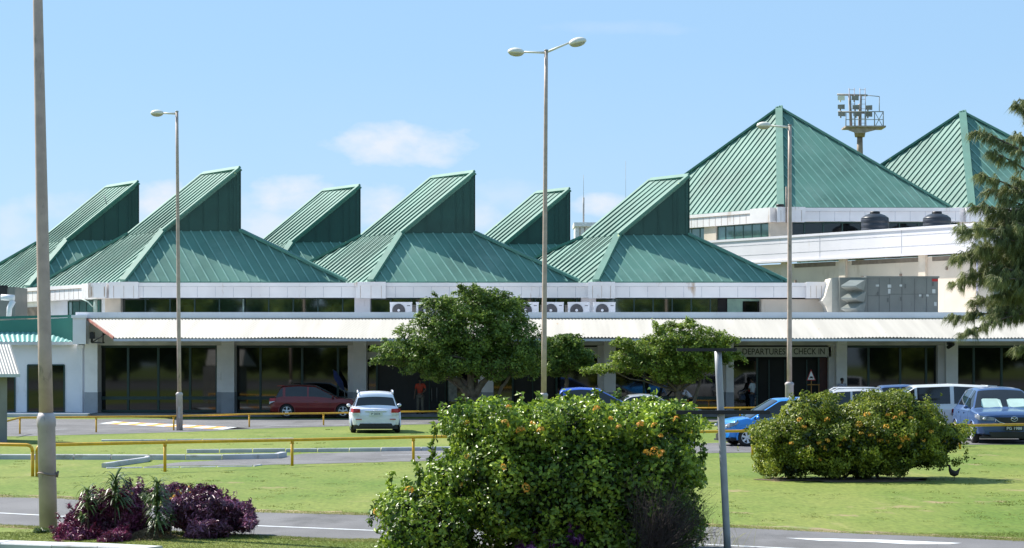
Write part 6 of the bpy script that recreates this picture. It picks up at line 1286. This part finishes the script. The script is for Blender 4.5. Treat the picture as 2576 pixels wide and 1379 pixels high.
# seed stems beside the sign post
ws = thing('wild_grass', 'thin pale seed stems growing around the foot of the sign post', 'plant', (X(1760,35), 35.0, 0)); b = MB()
for k in range(60):
    x0 = X(1770,35)+rr.normal(0,0.35); y0 = 35+rr.normal(0,0.3); hh = rr.uniform(0.15,0.45); dx = rr.normal(0.05,0.12); b.tube([(x0,y0,0),(x0+dx*0.4,y0,hh*0.6),(x0+dx,y0,hh)], [0.003,0.002,0.0035], 3, cap=False)
b.build('stems', mat('seed_stem', (0.26, 0.27, 0.10), 0.8, var=0.2), ws)

# ---- small dark bird on the lawn
bd = thing('bird', 'small dark bird standing at the tip of the shadow right of the rear bush', 'bird', (X(2398,53.3), 53.3, 0)); k = 1.25
bird_m = mat('dark_feathers', (0.030, 0.024, 0.018), 0.7, var=0.3, scale=12); b = MB(); b.tube([(-0.165,0,0.35),(-0.14,0,0.355),(-0.115,0,0.362),(-0.09,0,0.355),(-0.085,0,0.31),(-0.07,0,0.25),(-0.03,0,0.19),(0.03,0,0.165),(0.085,0,0.18),(0.12,0,0.235),(0.165,0,0.30)], [0.003,0.008,0.028,0.032,0.027,0.045,0.072,0.078,0.060,0.032,0.012], 14); localbuild(b, 'body', bird_m, bd)
for s in (-1, 1):
    b = MB(); b.tube([(0.01*k,s*0.022*k,0.10*k),(0.025*k,s*0.024*k,0.055*k),(0.01*k,s*0.024*k,0.004)], 0.005, 5); 
    for a in (-0.5,0,0.5): b.tube([(0.01*k,s*0.024*k,0.006),(0.01*k-0.03*math.cos(a),s*0.024*k+0.03*math.sin(a),0.004)], 0.003, 4)
    localbuild(b, 'leg', mat('bird_leg', (0.15, 0.09, 0.04), 0.6), bd)
    b = MB(); b.ell((0.03,s*0.070,0.185), (0.085,0.014,0.042), 0, 10, 6, Matrix.Rotation(0.35,3,'Y')); localbuild(b, 'wing', bird_m, bd)

# ---- trees behind the camera, seen only mirrored in the terminal glass
def back_tree(x, y, s, rz, first):
    if first is None:
        t = thing('shade_tree', 'dense shade tree across the road, mirrored in the dark terminal glass', 'tree', (x,y,0), rz, 'shade trees mirrored in the glass'); rr = np.random.default_rng(91); b = MB(); b.tube([(0,0,0),(0.1,0,2.5),(0,0.2,5)], [0.35,0.28,0.15], 8)
        for k_ in range(7): b.tube([(0,0.1,2.6),(rr.uniform(-3,3),rr.uniform(-2,2),rr.uniform(4.5,8))], [0.15,0.04], 6)
        localbuild(b, 'trunk', bark_m, t); bb = [((rr.uniform(-3.6,3.6), rr.uniform(-1.8,1.8), rr.uniform(0.8,10.5)), (rr.uniform(1.2,2.2), 1.5, rr.uniform(0.9,1.6)), 2.2) for _ in range(34)]
        p, q = blob_points(rr, bb, 14000, 0.7, 0.3, 1.5, 0, inner=0.2); v, f = leaves(rr, p, q, 0.55, 0.30, 0.8); o = mesh_np('crown', v, f, lmt2); o.parent = t; return t
    c = copy_tree(first); c.location = (x, y, 0); c.rotation_euler = (0,0,rz); c.scale = (s,s,s); return c
ft0 = None; rr = np.random.default_rng(95)
for k in range(20):
    o = back_tree(-66+k*6.8+rr.uniform(-1.5,1.5), -38+rr.uniform(-5,5), rr.uniform(0.9,1.25), rr.uniform(0,6.28), ft0)
    if ft0 is None: ft0 = o
# ================================================================ sky, sun, camera
w = bpy.data.worlds.new('World'); SC.world = w; w.use_nodes = True; nt = w.node_tree; L = nt.links; bg = nt.nodes['Background']
SUNV = Vector((-0.60, 0.38, 0.69)).normalized()
elev = math.asin(SUNV.z); az = math.atan2(SUNV.x, SUNV.y)
sky = nt.nodes.new('ShaderNodeTexSky'); sky.sky_type = 'NISHITA'; sky.sun_disc = False; sky.sun_elevation = elev; sky.sun_rotation = az
sky.air_density = 1.0; sky.dust_density = 0.15; sky.ozone_density = 2.0; sky.altitude = 0
tc = nt.nodes.new('ShaderNodeTexCoord'); sep = nt.nodes.new('ShaderNodeSeparateXYZ'); L.new(tc.outputs['Generated'], sep.inputs[0])
def M(op, a, b=None, c=None, clamp=False):
    n = nt.nodes.new('ShaderNodeMath'); n.operation = op; n.use_clamp = clamp
    for i, q in enumerate((a, b, c)):
        if q is None: continue
        if isinstance(q, (int, float)): n.inputs[i].default_value = q
        else: L.new(q, n.inputs[i])
    return n.outputs[0]
yv = M('MAXIMUM', sep.outputs[1], 0.001); U = M('DIVIDE', sep.outputs[0], yv); Vv = M('DIVIDE', sep.outputs[2], yv)
cmb = nt.nodes.new('ShaderNodeCombineXYZ'); L.new(U, cmb.inputs[0]); L.new(Vv, cmb.inputs[1])
def wn(scale, detail=8, stretch=(1,1.5,1)):
    mp = nt.nodes.new('ShaderNodeMapping'); mp.inputs['Scale'].default_value = stretch; L.new(cmb.outputs[0], mp.inputs[0])
    n = nt.nodes.new('ShaderNodeTexNoise'); n.inputs['Scale'].default_value = scale; n.inputs['Detail'].default_value = detail; n.inputs['Roughness'].default_value = 0.55; L.new(mp.outputs[0], n.inputs['Vector']); return n.outputs[0]
n1 = wn(38, 8, (1,1.7,1)); n2 = wn(16, 6, (1,1.5,1))
total = None
for (px, py, rx, ry, a) in ((1010,368,190,62,1.0),(960,350,90,40,0.5),(735,505,120,75,1.0),(700,560,170,60,0.8),(405,500,75,62,1.0),(430,560,130,50,0.6),(180,520,120,60,0.45),(960,520,95,65,0.85),(1180,540,120,55,0.7),(1510,512,75,36,1.0),(1270,500,140,70,0.35),(1560,70,200,22,0.20),(560,560,200,90,0.55),(30,600,80,90,0.5)):
    u0, v0 = (px-CX)/F, (YH-py)/F
    du = M('DIVIDE', M('SUBTRACT', U, u0), rx/F); dv = M('DIVIDE', M('SUBTRACT', Vv, v0), ry/F)
    d = M('ADD', M('MULTIPLY', du, du), M('MULTIPLY', dv, dv)); q = M('SUBTRACT', 1.05, M('ADD', d, M('MULTIPLY', M('SUBTRACT', 0.5, n1), 3.6)), clamp=False)
    q = M('MULTIPLY', M('SMOOTH_MIN', M('MULTIPLY', q, 0.75, clamp=True), 1.0, 0.2), a); total = q if total is None else M('MAXIMUM', total, q)
veil = M('MULTIPLY', M('SUBTRACT', 1.0, M('DIVIDE', M('ABSOLUTE', Vv), 0.135), clamp=True), M('MULTIPLY_ADD', n2, 0.9, 0.0))
veil = M('MULTIPLY', veil, 0.30)
fac = M('MAXIMUM', M('MULTIPLY', total, 0.92), veil, clamp=True)
tint = nt.nodes.new('ShaderNodeMix'); tint.data_type = 'RGBA'; tint.blend_type = 'MULTIPLY'; tint.inputs[0].default_value = 1; L.new(sky.outputs[0], tint.inputs[6]); tint.inputs[7].default_value = SKY_TINT
k_ = 1/(SKY_STR*2**EXPO)
air = nt.nodes.new('ShaderNodeMix'); air.data_type = 'RGBA'; air.inputs[0].default_value = 0.72; L.new(tint.outputs[2], air.inputs[6]); air.inputs[7].default_value = (0.41*k_, 0.68*k_, 0.97*k_, 1)
mx = nt.nodes.new('ShaderNodeMix'); mx.data_type = 'RGBA'; L.new(fac, mx.inputs[0]); L.new(air.outputs[2], mx.inputs[6]); mx.inputs[7].default_value = CLOUD_COL
L.new(mx.outputs[2], bg.inputs[0]); bg.inputs[1].default_value = SKY_STR
sl = bpy.data.lights.new('sun', 'SUN'); sl.energy = SUN_STR; sl.angle = R(0.5); sl.color = (1.0, 0.95, 0.87); so = bpy.data.objects.new('sun', sl); C.objects.link(so)
so.rotation_euler = (-SUNV).to_track_quat('-Z', 'Y').to_euler(); so.location = (0, 0, 50)
cam = bpy.data.cameras.new('camera'); co = bpy.data.objects.new('camera', cam); C.objects.link(co); co.location = (0, 0, HC); co.rotation_euler = (R(90), 0, 0)
cam.sensor_width = 36; cam.lens = 36*F/2576; cam.shift_y = (YH-689.5)/2576; cam.clip_start = 0.1; cam.clip_end = 6000
SC.camera = co
SC.view_settings.view_transform = 'Standard'; SC.view_settings.look = 'None'; SC.view_settings.gamma = 1; SC.view_settings.exposure = EXPO
SC.render.resolution_x = 1024; SC.render.resolution_y = 548
